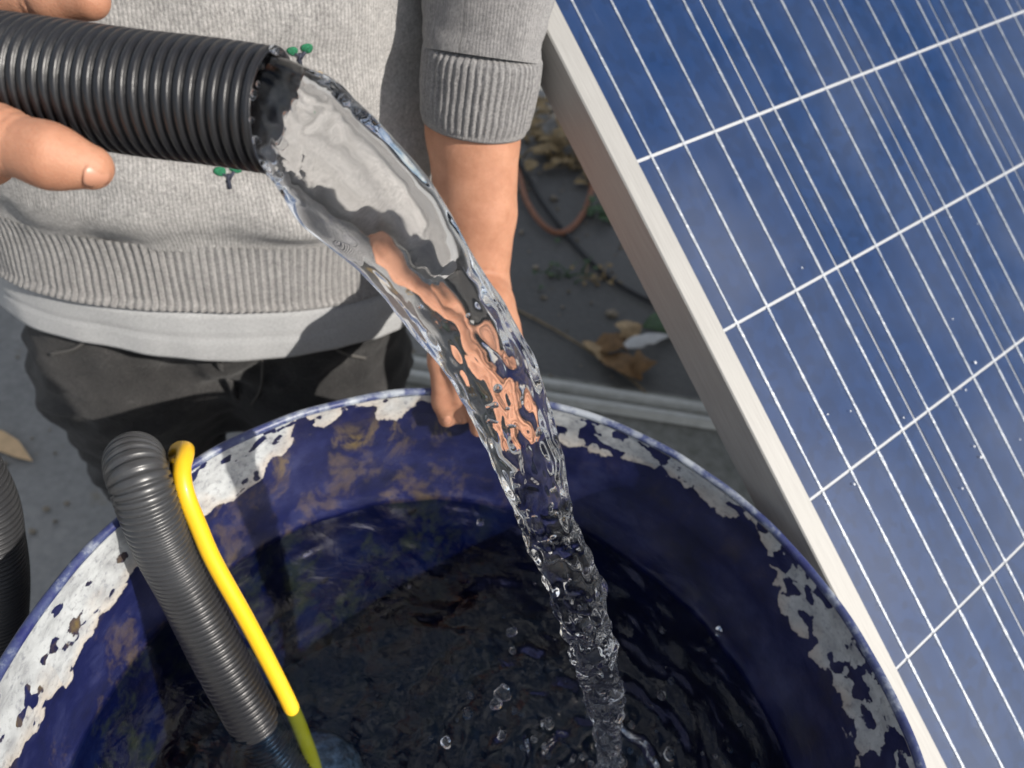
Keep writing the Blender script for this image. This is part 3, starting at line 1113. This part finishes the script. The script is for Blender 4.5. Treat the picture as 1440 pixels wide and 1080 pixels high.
for c_, ax, w_, dp in [((-.214, .2432, 1.1868), (.93, -.06, -.02), .0011, .0009), ((-.2105, .2430, 1.1868), (.93, -.10, -.02), .0010, .0007), ((-.218, .2436, 1.187), (.93, -.02, 0), .0010, .0006),
                         ((-.248, .2530, 1.1825), (.9, -.3, .1), .0014, .0008), ((-.249, .3285, 1.2065), (.9, -.1, .25), .0012, .0009), ((-.253, .3290, 1.2055), (.9, -.1, .25), .0010, .0006), ((-.279, .331, 1.199), (.9, 0, .25), .0014, .0009)]:
    Fr.crease(c_, ax, w_, dp, .022)
v4, f4 = Fr.mesh()
V, F = join((v1, f1), (v2, f2), (v3, f3), (v4, f4))
person = obj('person', V, F, SKIN)
tag(person, 'person in grey sweater and black jeans gripping drum rim and hose', 'person')

# nails
def nail(c, fwd, out, L=.011, W=.0095, name='nail'):
    fwd, out = Vector(fwd).normalized(), Vector(out).normalized()
    side = fwd.cross(out).normalized()
    out = side.cross(fwd).normalized()
    V, n1, n2 = [], 11, 11
    for i in range(n1):
        a = -1 + 2 * i / (n1 - 1)
        for j in range(n2):
            b = -1 + 2 * j / (n2 - 1)
            m_ = max(abs(a), abs(b))
            q_ = m_ / (abs(a) ** 2.6 + abs(b) ** 2.6) ** (1 / 2.6) if m_ > 0 else 1
            V.append(Vector(c) + fwd * (a * q_ * L * .5) + side * (b * q_ * W * .5) - out * (.0026 * (b * q_) ** 2 + .0009 * (a * q_) ** 2))
    o = obj(name, V, grid_faces(n1, n2, False), NAIL, person)
    o.modifiers.new('solid', 'SOLIDIFY').thickness = 0.0006
    return o


nail((-0.1791, .2404, 1.1834), (0.55, .78, -.28), (0.84, -0.52, .06), .0105, .0105)
nail((-0.0490, .4275, .868), (0.1, -.05, -1), (-.15, -1, .1), .011, .010)
for tp in TIPS:
    nail((tp[2][0], tp[2][1] - .0078, tp[2][2] + .001), (0, -.02, -1), (0, -1, 0.0), .009, .008)

# hair, eyes and mouth (above the picture's edge)
Fx = Field(HC - (.15, .16, .10), HC + (.15, .16, .17), 0.005)
Fx.ell(HC + np.array([0, 0, .04]) - Rh @ np.array([0, .012, 0]), (.084, .101, .098), .01, Rh)
Fx.ell(hd(0, .085, -.012), (.062, .075, .082), .02, Rh, True)
Fx.ell(hd(0, .03, -.13), (.16, .16, .10), .02, Rh, True)
vv, ff = Fx.mesh()
vv = vv + 0.004 * fbm(vv, 60, 8)[:, None]
obj('hair', vv, ff, HAIR, person)
for s in (-1, 1):
    vv, ff = blob(hd(s * .031, .0785, .006), (.0100, .0100, .0058), 14, 10)
    e_ = obj('eye', vv, ff, EYE, person)
    vv, ff = blob(hd(s * .031, .0850, .006), (.0042, .0042, .0042), 10, 8)
    obj('iris', vv, ff, HAIR, e_)
    vv, ff = tube([hd(s * .015, .094, .028), hd(s * .03, .092, .033), hd(s * .048, .080, .028)], [.003, .0035, .002], 8)
    obj('eyebrow', vv, ff, HAIR, person)
vv, ff = tube([hd(-.022, .083, -.058), hd(0, .089, -.057), hd(.022, .083, -.058)], [.002, .0045, .002], 8)
obj('mouth', vv, ff, LIPS, person)

# ---- sweater: torso shell
def torso_ring(z):
    a = np.interp(z, [.77, .83, .90, .96, 1.10, 1.25, 1.38, 1.45, 1.50], [.230, .225, .226, .232, .218, .215, .203, .135, .075])
    b = np.interp(z, [.77, .83, .90, .96, 1.10, 1.25, 1.38, 1.45, 1.50], [.126, .121, .124, .134, .127, .125, .110, .085, .068])
    return a, b


def torso_pts(z, th, grow=0.0, ex_=2.35):
    a, b = torso_ring(z)
    a, b = a + grow, b + grow
    cth, sth = np.cos(th), np.sin(th)
    rr_ = (np.abs(cth) ** ex_ + np.abs(sth) ** ex_) ** (-1 / ex_)
    l, fw_ = a * rr_ * cth, b * rr_ * sth
    return np.stack([BC[0] + LAX[0] * l + FAX[0] * fw_, BC[1] + LAX[1] * l + FAX[1] * fw_, z + 0 * th], -1)


nth = 420
th = np.linspace(0, 2 * np.pi, nth, endpoint=False)
zz = np.r_[np.linspace(.905, 1.20, 120), np.linspace(1.205, 1.50, 40)]
Zm, Tm = np.meshgrid(zz, th, indexing='ij')
P = torso_pts(Zm, Tm)
nrm = P - np.array([BC[0], BC[1], 0])
nrm[..., 2] = 0
nrm /= np.linalg.norm(nrm, axis=-1)[..., None]
uvp = np.stack([Tm * .19, Zm * 1.0, 0 * Zm], -1)
# soft hanging folds and the sag over the rib
fold = .0095 * fbm(uvp * np.array([1, .55, 1]), 11, 4, 2) + .006 * noise(uvp * np.array([.6, 1.6, 1]), 18, 6)
sag = .008 * np.exp(-((Zm - .940) / .022) ** 2) + .001 * np.exp(-((Zm - .905) / .006) ** 2)
diag = .006 * np.sin((Zm * 46 - Tm * 3.0) + 2 * noise(uvp, 7, 9)) * np.exp(-((Zm - .965) / .05) ** 2)
P = P + nrm * (fold + sag + diag)[..., None]
uv = np.stack([Tm.ravel() * .19, Zm.ravel()], 1)
sweater = obj('sweater', P.reshape(-1, 3), grid_faces(len(zz), nth), KNIT, person, uv=uv)
fix_normals(sweater)
# ribbed hem of the sweater
def ribbed(z0, z1, nz, nrib, ring, amp, per=6, fade=9):
    th = np.linspace(0, 2 * np.pi, nrib * per, endpoint=False)
    zs = np.linspace(z0, z1, nz)
    Zm, Tm = np.meshgrid(zs, th, indexing='ij')
    P, N_ = ring(Zm, Tm)
    wob = 0.9 * noise(np.stack([Tm * 3, Zm * 12, 0 * Zm], -1), 1.0, 3)
    rib = amp * (np.abs(np.cos(Tm * nrib / 2 + wob * .5)) - .6)
    rib = rib * (1 - smooth01((Zm - fade) / .03))
    return P + N_ * rib[..., None], zs, th, Zm, Tm


def hem_ring(Zm, Tm):
    P = torso_pts(Zm, Tm, .0)
    N_ = P - np.array([BC[0], BC[1], 0])
    N_[..., 2] = 0
    N_ /= np.linalg.norm(N_, axis=-1)[..., None]
    uvp = np.stack([Tm * .19, Zm, 0 * Zm], -1)
    d_ = .0045 * fbm(uvp, 9, 12, 2) + .005 * smooth01((.842 - Zm) / .012) - .004 * smooth01((.834 - Zm) / .004)
    return P + N_ * d_[..., None], N_


P, zs, th_, Zm, Tm = ribbed(.830, .912, 26, 200, hem_ring, .0021)
o = obj('hem_rib', P.reshape(-1, 3), grid_faces(len(zs), len(th_)), RIB, sweater, uv=np.stack([Tm.ravel() * .19, Zm.ravel()], 1))
fix_normals(o)
# T-shirt hem below the sweater
zs = np.linspace(.772, .840, 22)
Zm, Tm = np.meshgrid(zs, th, indexing='ij')
P = torso_pts(Zm, Tm, -.002)
N_ = P - np.array([BC[0], BC[1], 0])
N_[..., 2] = 0
N_ /= np.linalg.norm(N_, axis=-1)[..., None]
uvp = np.stack([Tm * .19, Zm, 0 * Zm], -1)
d_ = .0085 * fbm(uvp * np.array([1, .45, 1]), 13, 20, 2) * (.35 + .65 * smooth01((.83 - Zm) / .04)) - .0016 * np.exp(-((Zm - .797) / .0016) ** 2) - .0012 * np.exp(-((Zm - .802) / .0014) ** 2) + .002 - .008 * smooth01((Zm - .822) / .012)
P = P + N_ * d_[..., None]
P[..., 2] += .008 * noise(uvp * np.array([1, 0, 0]), 9, 22) * smooth01((.83 - Zm) / .05)
tee = obj('undershirt', P.reshape(-1, 3), grid_faces(len(zs), nth), JERSEY, person, uv=np.stack([Tm.ravel() * .19, Zm.ravel()], 1))
fix_normals(tee)
tee.modifiers.new('solid', 'SOLIDIFY').thickness = 0.0018


# sleeves with ribbed cuffs
def sleeve(path, radii, seedn, mat, name='sleeve', n=90):
    Q, s = spline(np.c_[path, radii], n)
    P, R_ = Q[:, :3], Q[:, 3]
    T, N, B = frames(P, (0, -1, 0))
    ths = np.linspace(0, 2 * np.pi, 150, endpoint=False)
    dirs = np.cos(ths)[None, :, None] * N[:, None] + np.sin(ths)[None, :, None] * B[:, None]
    uvp = np.stack(np.broadcast_arrays(np.cos(ths)[None, :] * .06, np.sin(ths)[None, :] * .06, s[:, None]), -1)
    f_ = .0045 * fbm(uvp * np.array([1, 1, 2.2]), 16, seedn, 2) + .0058 * noise(uvp * np.array([.6, .6, 3]), 15, seedn + 5)
    f_ = f_ * smooth01((s[-1] - s[:, None] + .003) / .02)
    V = P[:, None] + dirs * (R_[:, None] + f_)[..., None]
    uv = np.stack(np.broadcast_arrays(ths[None, :] * .05, s[:, None]), -1).reshape(-1, 2)
    o = obj(name, V.reshape(-1, 3), grid_faces(n, 150), mat, sweater, uv=uv)
    fix_normals(o)
    return o


def cuff(a, b, r0, r1, nrib, mat):
    a, b = np.array(a), np.array(b)
    T = (b - a) / np.linalg.norm(b - a)
    n_ = np.array([0, -1, 0]) - T * (-T[1])
    n_ /= np.linalg.norm(n_)
    bb = np.cross(T, n_)

    def ring(Zm, Tm):
        t_ = Zm
        c_ = a + t_[..., None] * (b - a)
        N_ = np.cos(Tm)[..., None] * n_ + np.sin(Tm)[..., None] * bb
        r_ = r0 + (r1 - r0) * t_ + .003 * np.sin(np.pi * t_) + .0012 * noise(np.stack([Tm, t_ * 3, 0 * t_], -1), 1.3, 5)
        r_ = r_ - .0085 * (1 - smooth01((t_ - .14) / .12)) - .0006 * smooth01((t_ - .93) / .02)
        return c_ + N_ * r_[..., None], N_
    P, zs, th_, Zm, Tm = ribbed(0, 1, 40, nrib, ring, .0022, fade=.93)
    uv = np.stack([Tm.ravel() * .05, Zm.ravel() * .08], 1)
    o = obj('cuff', P.reshape(-1, 3), grid_faces(len(zs), len(th_)), mat, sweater, uv=uv)
    fix_normals(o)
    o.modifiers.new('solid', 'SOLIDIFY').thickness = 0.0022
    return o


ca = CUFF + np.array([-.003, .014, .068])
cb = CUFF + np.array([.000, .003, .008])
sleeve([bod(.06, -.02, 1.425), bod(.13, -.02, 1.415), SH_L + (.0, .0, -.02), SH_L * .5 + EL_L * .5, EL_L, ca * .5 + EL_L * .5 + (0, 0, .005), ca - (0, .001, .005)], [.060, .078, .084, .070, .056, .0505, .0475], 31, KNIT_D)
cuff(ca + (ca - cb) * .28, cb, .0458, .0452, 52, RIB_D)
fe = WR_R * .45 + EL_R * .55
sleeve([bod(-.06, -.02, 1.425), bod(-.13, -.02, 1.415), SH_R + (.0, .0, -.02), SH_R * .5 + EL_R * .5, EL_R, fe], [.060, .078, .084, .072, .060, .048], 41, KNIT)
cuff(fe, WR_R * .68 + EL_R * .32, .046, .042, 50, RIB)

# embroidery: little two-leaf sprigs, set on the knit
def sprig(host, px, py, size, flipx=1):
    d = (_fw + ex * ((px - 720) / 1080) + ey * ((py - 540) / 1080)).normalized()
    dg = host.data
    bt = BVHTree.FromPolygons([tuple(q.co) for q in dg.vertices], [tuple(q.vertices) for q in dg.polygons])
    hit, nr_, _, _ = bt.ray_cast(CAM, d)
    if hit is None:
        return
    if nr_.dot(d) > 0:
        nr_ = -nr_
    side = Vector((0, 0, 1)).cross(nr_).normalized() * -1
    upv = nr_.cross(side).normalized()
    if upv.z < 0:
        upv = -upv
    Q = lambda a, b, c_=.001: hit + side * (a * size * flipx) + upv * (b * size) + nr_ * c_
    em = [tube([Q(0, -1), Q(.05, -.3), Q(.0, .25)], [.0019, .0016, .0013], 6), tube([Q(.03, -.25), Q(-.45, .45)], [.0016, .0012], 6), tube([Q(.0, 0), Q(.5, .25)], [.0010, .0010], 6), tube([Q(.02, -.6), Q(.25, -.35)], [.0010, .0008], 6)]
    v, f = join(*em)
    e_ = obj('embroidered_sprig', v, f, NAVY, sweater)
    for a, b, s in ((-.62, .75, .55), (.66, .45, .50)):
        vv, ff = blob((0, 0, 0), (size * s, size * s * .85, .0010), 14, 6)
        vv = [np.asarray(q) * (1 + .07 * math.sin(3 * math.atan2(q[1], q[0]) + px)) for q in vv]
        m = Matrix((side, upv, nr_)).transposed()
        vv = [m @ Vector(map(float, q)) + Q(a, b, .0008) for q in vv]
        obj('green_leaf_patch', vv, ff, GREEN, e_)


sprig(sweater, 422, 78, .0085)
sprig(sweater, 322, 248, .0100)

# ---- trousers
Ft = Field((-0.66, 0.38, 0.02), (0.0, 0.88, 0.90), 0.0055)
fl = (np.r_[FAX, 0], 1.42)
Ft.chain([(bod(-.105, .0, .88), .094), (bod(-.112, .0, .78), .096)], .05, (np.r_[FAX, 0], 1.02))
Ft.chain([(bod(.105, .0, .88), .094), (bod(.112, .0, .78), .096)], .05, (np.r_[FAX, 0], 1.02))
Ft.chain([(bod(0, .0, .88), .096), (bod(0, .0, .76), .092), (bod(0, -.012, .60), .070)], .04)
for s in (-1, 1):
    Ft.chain([(bod(s * .110, .0, .78), .096), (bod(s * .110, .012, .64), .102), (bod(s * .108, .012, .46), .078), (bod(s * .112, -.01, .25), .068), (bod(s * .115, -.015, .07), .066)], .025)
vt, ft = Ft.mesh()
vt = np.asarray(vt)
nt_ = vt - np.array([BC[0], BC[1], 0])
nt_[:, 2] = 0
nt_ /= np.linalg.norm(nt_, axis=1)[:, None] + 1e-6
cr_ = 1 - 2.6 * np.abs(noise(np.c_[vt[:, 0] * .7 + vt[:, 2] * .5, vt[:, 1] * .7, vt[:, 2] * 1.9 - vt[:, 0] * .9], 12, 61))
wr = (.0055 * cr_ * smooth01((.79 - vt[:, 2]) / .07) + .006 * fbm(vt * np.array([1, 1, 1.8]), 13, 50, 2) * smooth01((.80 - vt[:, 2]) / .06) + .007 * noise(np.c_[vt[:, 0] * .8 + vt[:, 2] * .9, vt[:, 1], vt[:, 2] * 2.2 - vt[:, 0] * 1.5], 17, 55) * smooth01((.80 - vt[:, 2]) / .1))
vt = vt + nt_ * wr[:, None]
trousers = obj('trousers', vt, ft, DENIM, person)
bt_t = BVHTree.FromPolygons([tuple(q) for q in vt], [tuple(map(int, q)) for q in ft])


def on_trousers(l, z):
    """point on the trousers' front at body-left offset l and height z"""
    o_ = bod(l, .4, z)
    h_, n_, _, _ = bt_t.ray_cast(Vector(o_), Vector((-FAX[0], -FAX[1], 0)))
    return (np.array(h_) if h_ is not None else bod(l, .09, z)) + np.r_[FAX, 0] * .0015


def seam(name, pts, r=.0022, mat=SEAM):
    v, f = tube(spline([on_trousers(*q) for q in pts], 24)[0], r, 6)
    return obj(name, v, f, mat, trousers)


seam('fly_seam', [(.000, .80), (.002, .74), (.008, .69), (.012, .655)], .0035, DENIM)
seam('fly_seam', [(.045, .80), (.048, .74), (.043, .69), (.030, .655)], .0014)
seam('pocket_seam', [(-.10, .80), (-.13, .76), (-.165, .735)], .002)
seam('pocket_seam', [(.10, .80), (.13, .76), (.160, .735)], .002)
for s in (-1, 1):
    Fs = Field(bod(s * .117, .06, 0) - (.2, .2, .01), bod(s * .117, .06, 0) + (.2, .2, .13), .005)
    Fs.chain([(bod(s * .113, -.045, .045), .043), (bod(s * .116, .06, .038), .045), (bod(s * .12, .155, .032), .036)], .03)
    Fs.chain([(bod(s * .113, -.02, .05), .05), (bod(s * .113, -.015, .10), .048)], .02)
    vv, ff = Fs.mesh()
    vv[:, 2] = np.maximum(vv[:, 2], .002)
    obj('shoe', vv, ff, SHOE, person)

# ================================================================== HOSE
hose_path = [(-0.100, 0.186, 0.655), (-0.112, 0.191, 0.672), (-0.1250, 0.1970, 0.692), (-0.1411, 0.2074, 0.722), (-0.1705, 0.2276, 0.768), (-0.1978, 0.2482, 0.815), (-0.2120, 0.2565, 0.855),
             (-0.2215, 0.2640, 0.890), (-0.2290, 0.2720, 0.907), (-0.2370, 0.2810, 0.911), (-0.2460, 0.2930, 0.904), (-0.2525, 0.3030, 0.885), (-0.2570, 0.3110, 0.850), (-0.262, 0.330, 0.75), (-0.285, 0.340, 0.60), (-0.315, 0.335, 0.42), (-0.36, 0.30, 0.16), (-0.47, 0.22, 0.036),
             (-0.62, 0.20, 0.032), (-0.70, 0.31, 0.040), (-0.66, 0.40, 0.14), (-0.56, 0.32, 0.30), (-0.450, 0.225, 0.48), (-0.405, 0.212, 0.60), (-0.378, 0.222, 0.68), (-0.366, 0.238, 0.74), (-0.360, 0.252, 0.80), (-0.365, 0.268, 0.87), (-0.420, 0.290, 1.00), (-0.452, 0.300, 1.09), (-0.430, 0.305, 1.150), (-0.368, 0.301, 1.165),
             (-0.305, 0.2935, 1.179), (-0.248, 0.2870, 1.189), (-0.214, 0.2845, 1.194), (-0.181, 0.2835, 1.198), (-0.150, 0.2840, 1.202), (-0.123, 0.2843, 1.2047)]
PITCH_H = 0.0046
P, s = spline(hose_path, 1800)
L = s[-1]
nring = int(L / PITCH_H)
prof = [(0.0, 0.0232), (0.22, 0.0231), (0.34, 0.0251), (0.42, 0.0256), (0.80, 0.0256), (0.90, 0.0250)]
sv, rv = [], []
for i in range(nring):
    for q, r_ in prof:
        sv.append((i + q) * L / nring)
        rv.append(r_)
sv.append(L)
rv.append(0.0256)
sv, rv = np.array(sv), np.array(rv)
rv = rv * np.interp(sv, [0, .9, L - .9, L], [.79, .79, 1.0, 1.0])      # the older, submerged end is a little stretched
T0, N0, B0 = frames(P, (0, 0, 1))
ip = lambda A: np.stack([np.interp(sv, s, A[:, k_]) for k_ in range(3)], 1)
Pp, Nn, Bb = ip(P), ip(N0), ip(B0)
# thickness: the mouth is a cut tube with an inner bore
seg = 40
ths = np.linspace(0, 2 * np.pi, seg, endpoint=False)
inner_s = L - np.linspace(0.0, 0.10, 14)
inner_r = np.r_[0.0238, np.full(13, 0.0222)]
Pi = np.stack([np.interp(inner_s, s, P[:, k_]) for k_ in range(3)], 1)
Ni = np.stack([np.interp(inner_s, s, N0[:, k_]) for k_ in range(3)], 1)
Bi = np.stack([np.interp(inner_s, s, B0[:, k_]) for k_ in range(3)], 1)
Pa, Na, Ba, Ra = np.vstack([Pp, Pi]), np.vstack([Nn, Ni]), np.vstack([Bb, Bi]), np.r_[rv, inner_r]
V = Pa[:, None] + Ra[:, None, None] * (np.cos(ths)[None, :, None] * Na[:, None] + np.sin(ths)[None, :, None] * Ba[:, None])
hose = obj('corrugated_hose', V.reshape(-1, 3), grid_faces(len(Pa), seg), HOSE)
tag(hose, 'black corrugated hose running from the drum to the hand and pouring water', 'hose')
att = hose.data.attributes.new('dust', 'FLOAT', 'POINT')
fr_s = np.r_[sv, inner_s] / L
dust = np.interp(fr_s * L, [0, .10, .17, .30, .9, 1.6, 2.2, L - .35, L - .25, L], [.0, .10, .45, 1.0, 1.0, .9, .9, .5, .05, .0])
att.data.foreach_set('value', np.repeat(dust, seg).astype(np.float32))

# ================================================================== YELLOW CABLE
cab = [(-0.080, 0.192, 0.645), (-0.0932, 0.2047, 0.680), (-0.1139, 0.2208, 0.727), (-0.1488, 0.2425, 0.796), (-0.1795, 0.2611, 0.846), (-0.1930, 0.2716, 0.872), (-0.2045, 0.2818, 0.896), (-0.2118, 0.2940, 0.9045),
       (-0.2160, 0.3070, 0.9030), (-0.2225, 0.3180, 0.895), (-0.2360, 0.3260, 0.872), (-0.243, 0.336, 0.80), (-0.256, 0.348, 0.62), (-0.27, 0.365, 0.34), (-0.25, 0.42, 0.10), (-0.18, 0.48, 0.014), (0.0, 0.60, 0.010), (0.4, 0.78, 0.010), (1.3, 0.95, .010)]
P, s = spline(cab, 400)
v, f = tube(P, 0.0062, 16)
cable = obj('power_cable', v, f, YELLOW)
tag(cable, 'bright yellow power cable running over the drum rim beside the hose', 'cable')

# ================================================================== PUMP (under water at the hose's lower end)
pump = empty('submersible_pump', (-0.088, 0.182, 0.424))
pump.scale = (1, 1, 0.9)
tag(pump, 'submerged silver pump with black outlet at the lower end of the hose', 'pump')
pr_ = [(0.001, 0.0), (.050, 0.0), (.055, .008), (.055, .17)]
for q in range(5):
    pr_ += [(.055, .172 + q * .012), (.051, .176 + q * .012), (.051, .180 + q * .012), (.054, .184 + q * .012)]
pr_ += [(.050, .236), (.040, .250), (.022, .258), (.001, .260)]
v, f = lathe(pr_, 48)
v = np.asarray(v) + .0012 * fbm(np.asarray(v), 60, 3)[:, None]
obj('motor_body', v, f, STEEL, pump)
a0, a1 = np.array((-.018, .006, .225)), np.array((-0.0435, 0.0185, .266))
v, f = tube([a0, a0 * .5 + a1 * .5, a1], [.026, .027, .0255], 28)
obj('outlet_collar', v, f, BLACKP, pump)
v, f = lathe([(.0555, .03), (.058, .035), (.058, .07), (.0555, .075)], 48)
obj('strainer_band', v, f, BLACKP, pump)

# ================================================================== WATER STREAM
# centre line, half width across the view, measured along the fall
st = np.array([(-0.1600, 0.2840, 1.2005, 0.0205), (-0.1450, 0.2840, 1.2022, 0.0212), (-0.1227, 0.2843, 1.2047, 0.0220), (-0.0952, 0.2771, 1.1948, 0.0240), (-0.0661, 0.2704, 1.1767, 0.0218), (-0.0421, 0.2634, 1.1530, 0.0200), (-0.0127, 0.2566, 1.1187, 0.0208),
               (0.0148, 0.2476, 1.0714, 0.0178), (0.0376, 0.2405, 1.0257, 0.0150), (0.0717, 0.2339, 0.9613, 0.0150), (0.1016, 0.2269, 0.8918, 0.0126), (0.1350, 0.2178, 0.7964, 0.0100), (0.150, 0.212, 0.735, 0.0110), (0.153, 0.211, 0.716, 0.0150)])
ns, na = 420, 110
Q, s = spline(st, ns)
P, Rw = Q[:, :3], Q[:, 3]
T = np.gradient(P, axis=0)
T /= np.linalg.norm(T, axis=1)[:, None]
A = np.cross(T, np.array([0.1, 0.75, -0.35]))          # broad axis of the sheet
A /= np.linalg.norm(A, axis=1)[:, None]
B = np.cross(T, A)
ss = s / s[-1]
flat = np.interp(ss, [0, .10, .25, .5, .8, 1], [1.0, .98, .72, .62, .85, 1.0])
ths = np.linspace(0, 2 * np.pi, na, endpoint=False)
tw = 0.9 * np.sin(ss * 9) * smooth01((ss - .55) / .3)   # the falling rope of water twists
ca_, sa_ = np.cos(ths[None, :] + 0 * tw[:, None]), np.sin(ths[None, :] + 0 * tw[:, None])
fin = (smooth01((ss - .075) / .05) * (1 - smooth01((ss - .20) / .10)))[:, None]
u_ = Rw[:, None] * ca_ * (1 + .34 * fin * np.exp(-((ths[None, :] - np.pi) / .42) ** 2))     # thin lip along the underside
w_ = (Rw * flat)[:, None] * sa_
ct, stt = np.cos(tw)[:, None], np.sin(tw)[:, None]
u2, w2 = u_ * ct - w_ * stt * .5, u_ * stt * .5 + w_ * ct
dirs = A[:, None] * ca_[..., None] + B[:, None] * sa_[..., None]
base = P[:, None] + A[:, None] * u2[..., None] + B[:, None] * w2[..., None]
adv = np.stack([ca_ * Rw[:, None], sa_ * Rw[:, None], np.broadcast_to(s[:, None], ca_.shape)], -1)
rough = smooth01((ss - .30) / .35)[:, None]
onset = smooth01((ss - .060) / .02)[:, None]
mouth = (smooth01((ss - .062) / .01) * (1 - smooth01((ss - .075) / .03)))[:, None]
dsp = (.0010 * fbm(adv * np.array([1, 1, .55]), 55, 1, 2) + .0020 * noise(adv * np.array([1, 1, .8]), 34, 31)
       + rough * .0029 * fbm(adv * np.array([1, 1, .7]), 65, 5, 2)
       + (.2 + .8 * rough) * .0006 * noise(adv * np.array([1, 1, .8]), 230, 8)
       + smooth01((ss - .17) / .14)[:, None] * .0016 * noise(adv * np.array([1.4, 1.4, .5]), 135, 15)
       + mouth * (.0013 * noise(adv, 230, 21) + .0012 * noise(adv, 110, 22))
       + rough * .0022 * (1 - np.abs(noise(adv * np.array([1, 1, .85]), 80, 11)) * 2.2))
sheet_wave = 0.0
V = base + dirs * ((dsp + sheet_wave) * onset - (1 - onset) * .0003)[..., None]
stream_v, stream_f = V.reshape(-1, 3), [tuple(q) for q in grid_faces(ns, na)]
stream_f.append(tuple(range(na - 1, -1, -1)))
stream_f.append(tuple(range((ns - 1) * na, ns * na)))
stream = obj('water_stream', stream_v, stream_f, WATER)
fix_normals(stream)
tag(stream, 'clear stream of water arcing out of the hose mouth into the drum', 'water stream')
# air bubbles carried inside the stream
bp = []
for q in range(46):
    i = int(rng.uniform(.20, .93) * ns)
    a, b = rng.uniform(-.7, .7), rng.uniform(-.55, .55)
    c_ = P[i] + A[i] * a * Rw[i] + B[i] * b * Rw[i] * flat[i]
    r_ = rng.choice([.0009, .0012, .0016, .0024], p=[.3, .3, .25, .15])
    bp.append(blob(c_, r_ * rng.uniform(.85, 1.15, 3), 10, 8, True))
v, f = join(*bp)
o = obj('air_bubbles', v, f, WATER, stream)
o['kind'] = 'stuff'


# beads of water clinging round the mouth of the hose
bp = []
a0, n0, b0_ = P[0] * 0 + np.array(hose_path[-1]), N0[-1], B0[-1]
t0_ = T0[-1]
for q in range(34):
    an = rng.uniform(0, 2 * np.pi)
    rr_ = rng.uniform(.0225, .0252)
    c_ = a0 + rr_ * (math.cos(an) * n0 + math.sin(an) * b0_) + t0_ * rng.uniform(-.001, .0025)
    bp.append(blob(c_, rng.uniform(.0007, .0018) * rng.uniform(.8, 1.2, 3), 10, 8))
v, f = join(*bp)
o = obj('clinging_beads', v, f, WATER, stream)
o['kind'] = 'stuff'


# droplets flung off the splash
def droplet(loc, r, label):
    v, f = blob((0, 0, 0), (r, r, r * 1.2), 16, 12)
    v = np.asarray(v) * (1 + .45 * noise(np.asarray(v), 170, loc[0] * 40))[:, None]
    o = obj('water_droplet', v, f, WATER)
    o.location = loc
    tag(o, label, 'droplet', 'droplets above the drum water')


def at_z(px, py, z):
    d = _fw + ex * ((px - 720) / 1080) + ey * ((py - 540) / 1080)
    return CAM + d * ((z - CAM.z) / d.z)


for px, py, z, r, lb in [(707, 975, .78, .0062, 'largest water droplet hanging above the water left of the stream'),
                         (697, 990, .775, .0045, 'droplet touching the largest droplet from below'),
                         (719, 889, .77, .0042, 'round droplet above the water, highest beside the stream'),
                         (627, 1045, .77, .0042, 'small bright droplet low at the left of the splash'),
                         (706, 1033, .77, .0036, 'egg shaped droplet below the largest droplet'),
                         (676, 735, .76, .0032, 'small droplet near the far water edge'),
                         (1010, 887, .735, .0038, 'round droplet at the right edge of the bubbles')]:
    droplet(at_z(px, py, z), r, lb)
# bubbles floating round the splash
bp = []
for q in range(420):
    if q < 390:
        ang, rr_ = rng.uniform(0, 6.28), abs(rng.normal(0, .07)) + .018
        x_, y_ = IMPACT[0] + .02 + rr_ * math.cos(ang), IMPACT[1] - .03 + rr_ * math.sin(ang)
    else:
        x_, y_ = rng.uniform(-.2, .28), rng.uniform(-.05, .42)
    if math.hypot(x_ - DC[0], y_ - DC[1]) > Ri - .02:
        continue
    r_ = min(.0050, rng.gamma(2.0, .0009) + .0006)
    v, f = blob((x_, y_, WATER_Z + .0005), (r_, r_ * rng.uniform(.8, 1.2), r_ * .5), 8, 6)
    bp.append((v, f))
v, f = join(*bp)
o = obj('surface_bubbles', v, f, BUBBLE)
tag(o, 'small air bubbles floating on the water round the splash', None, None, 'stuff')
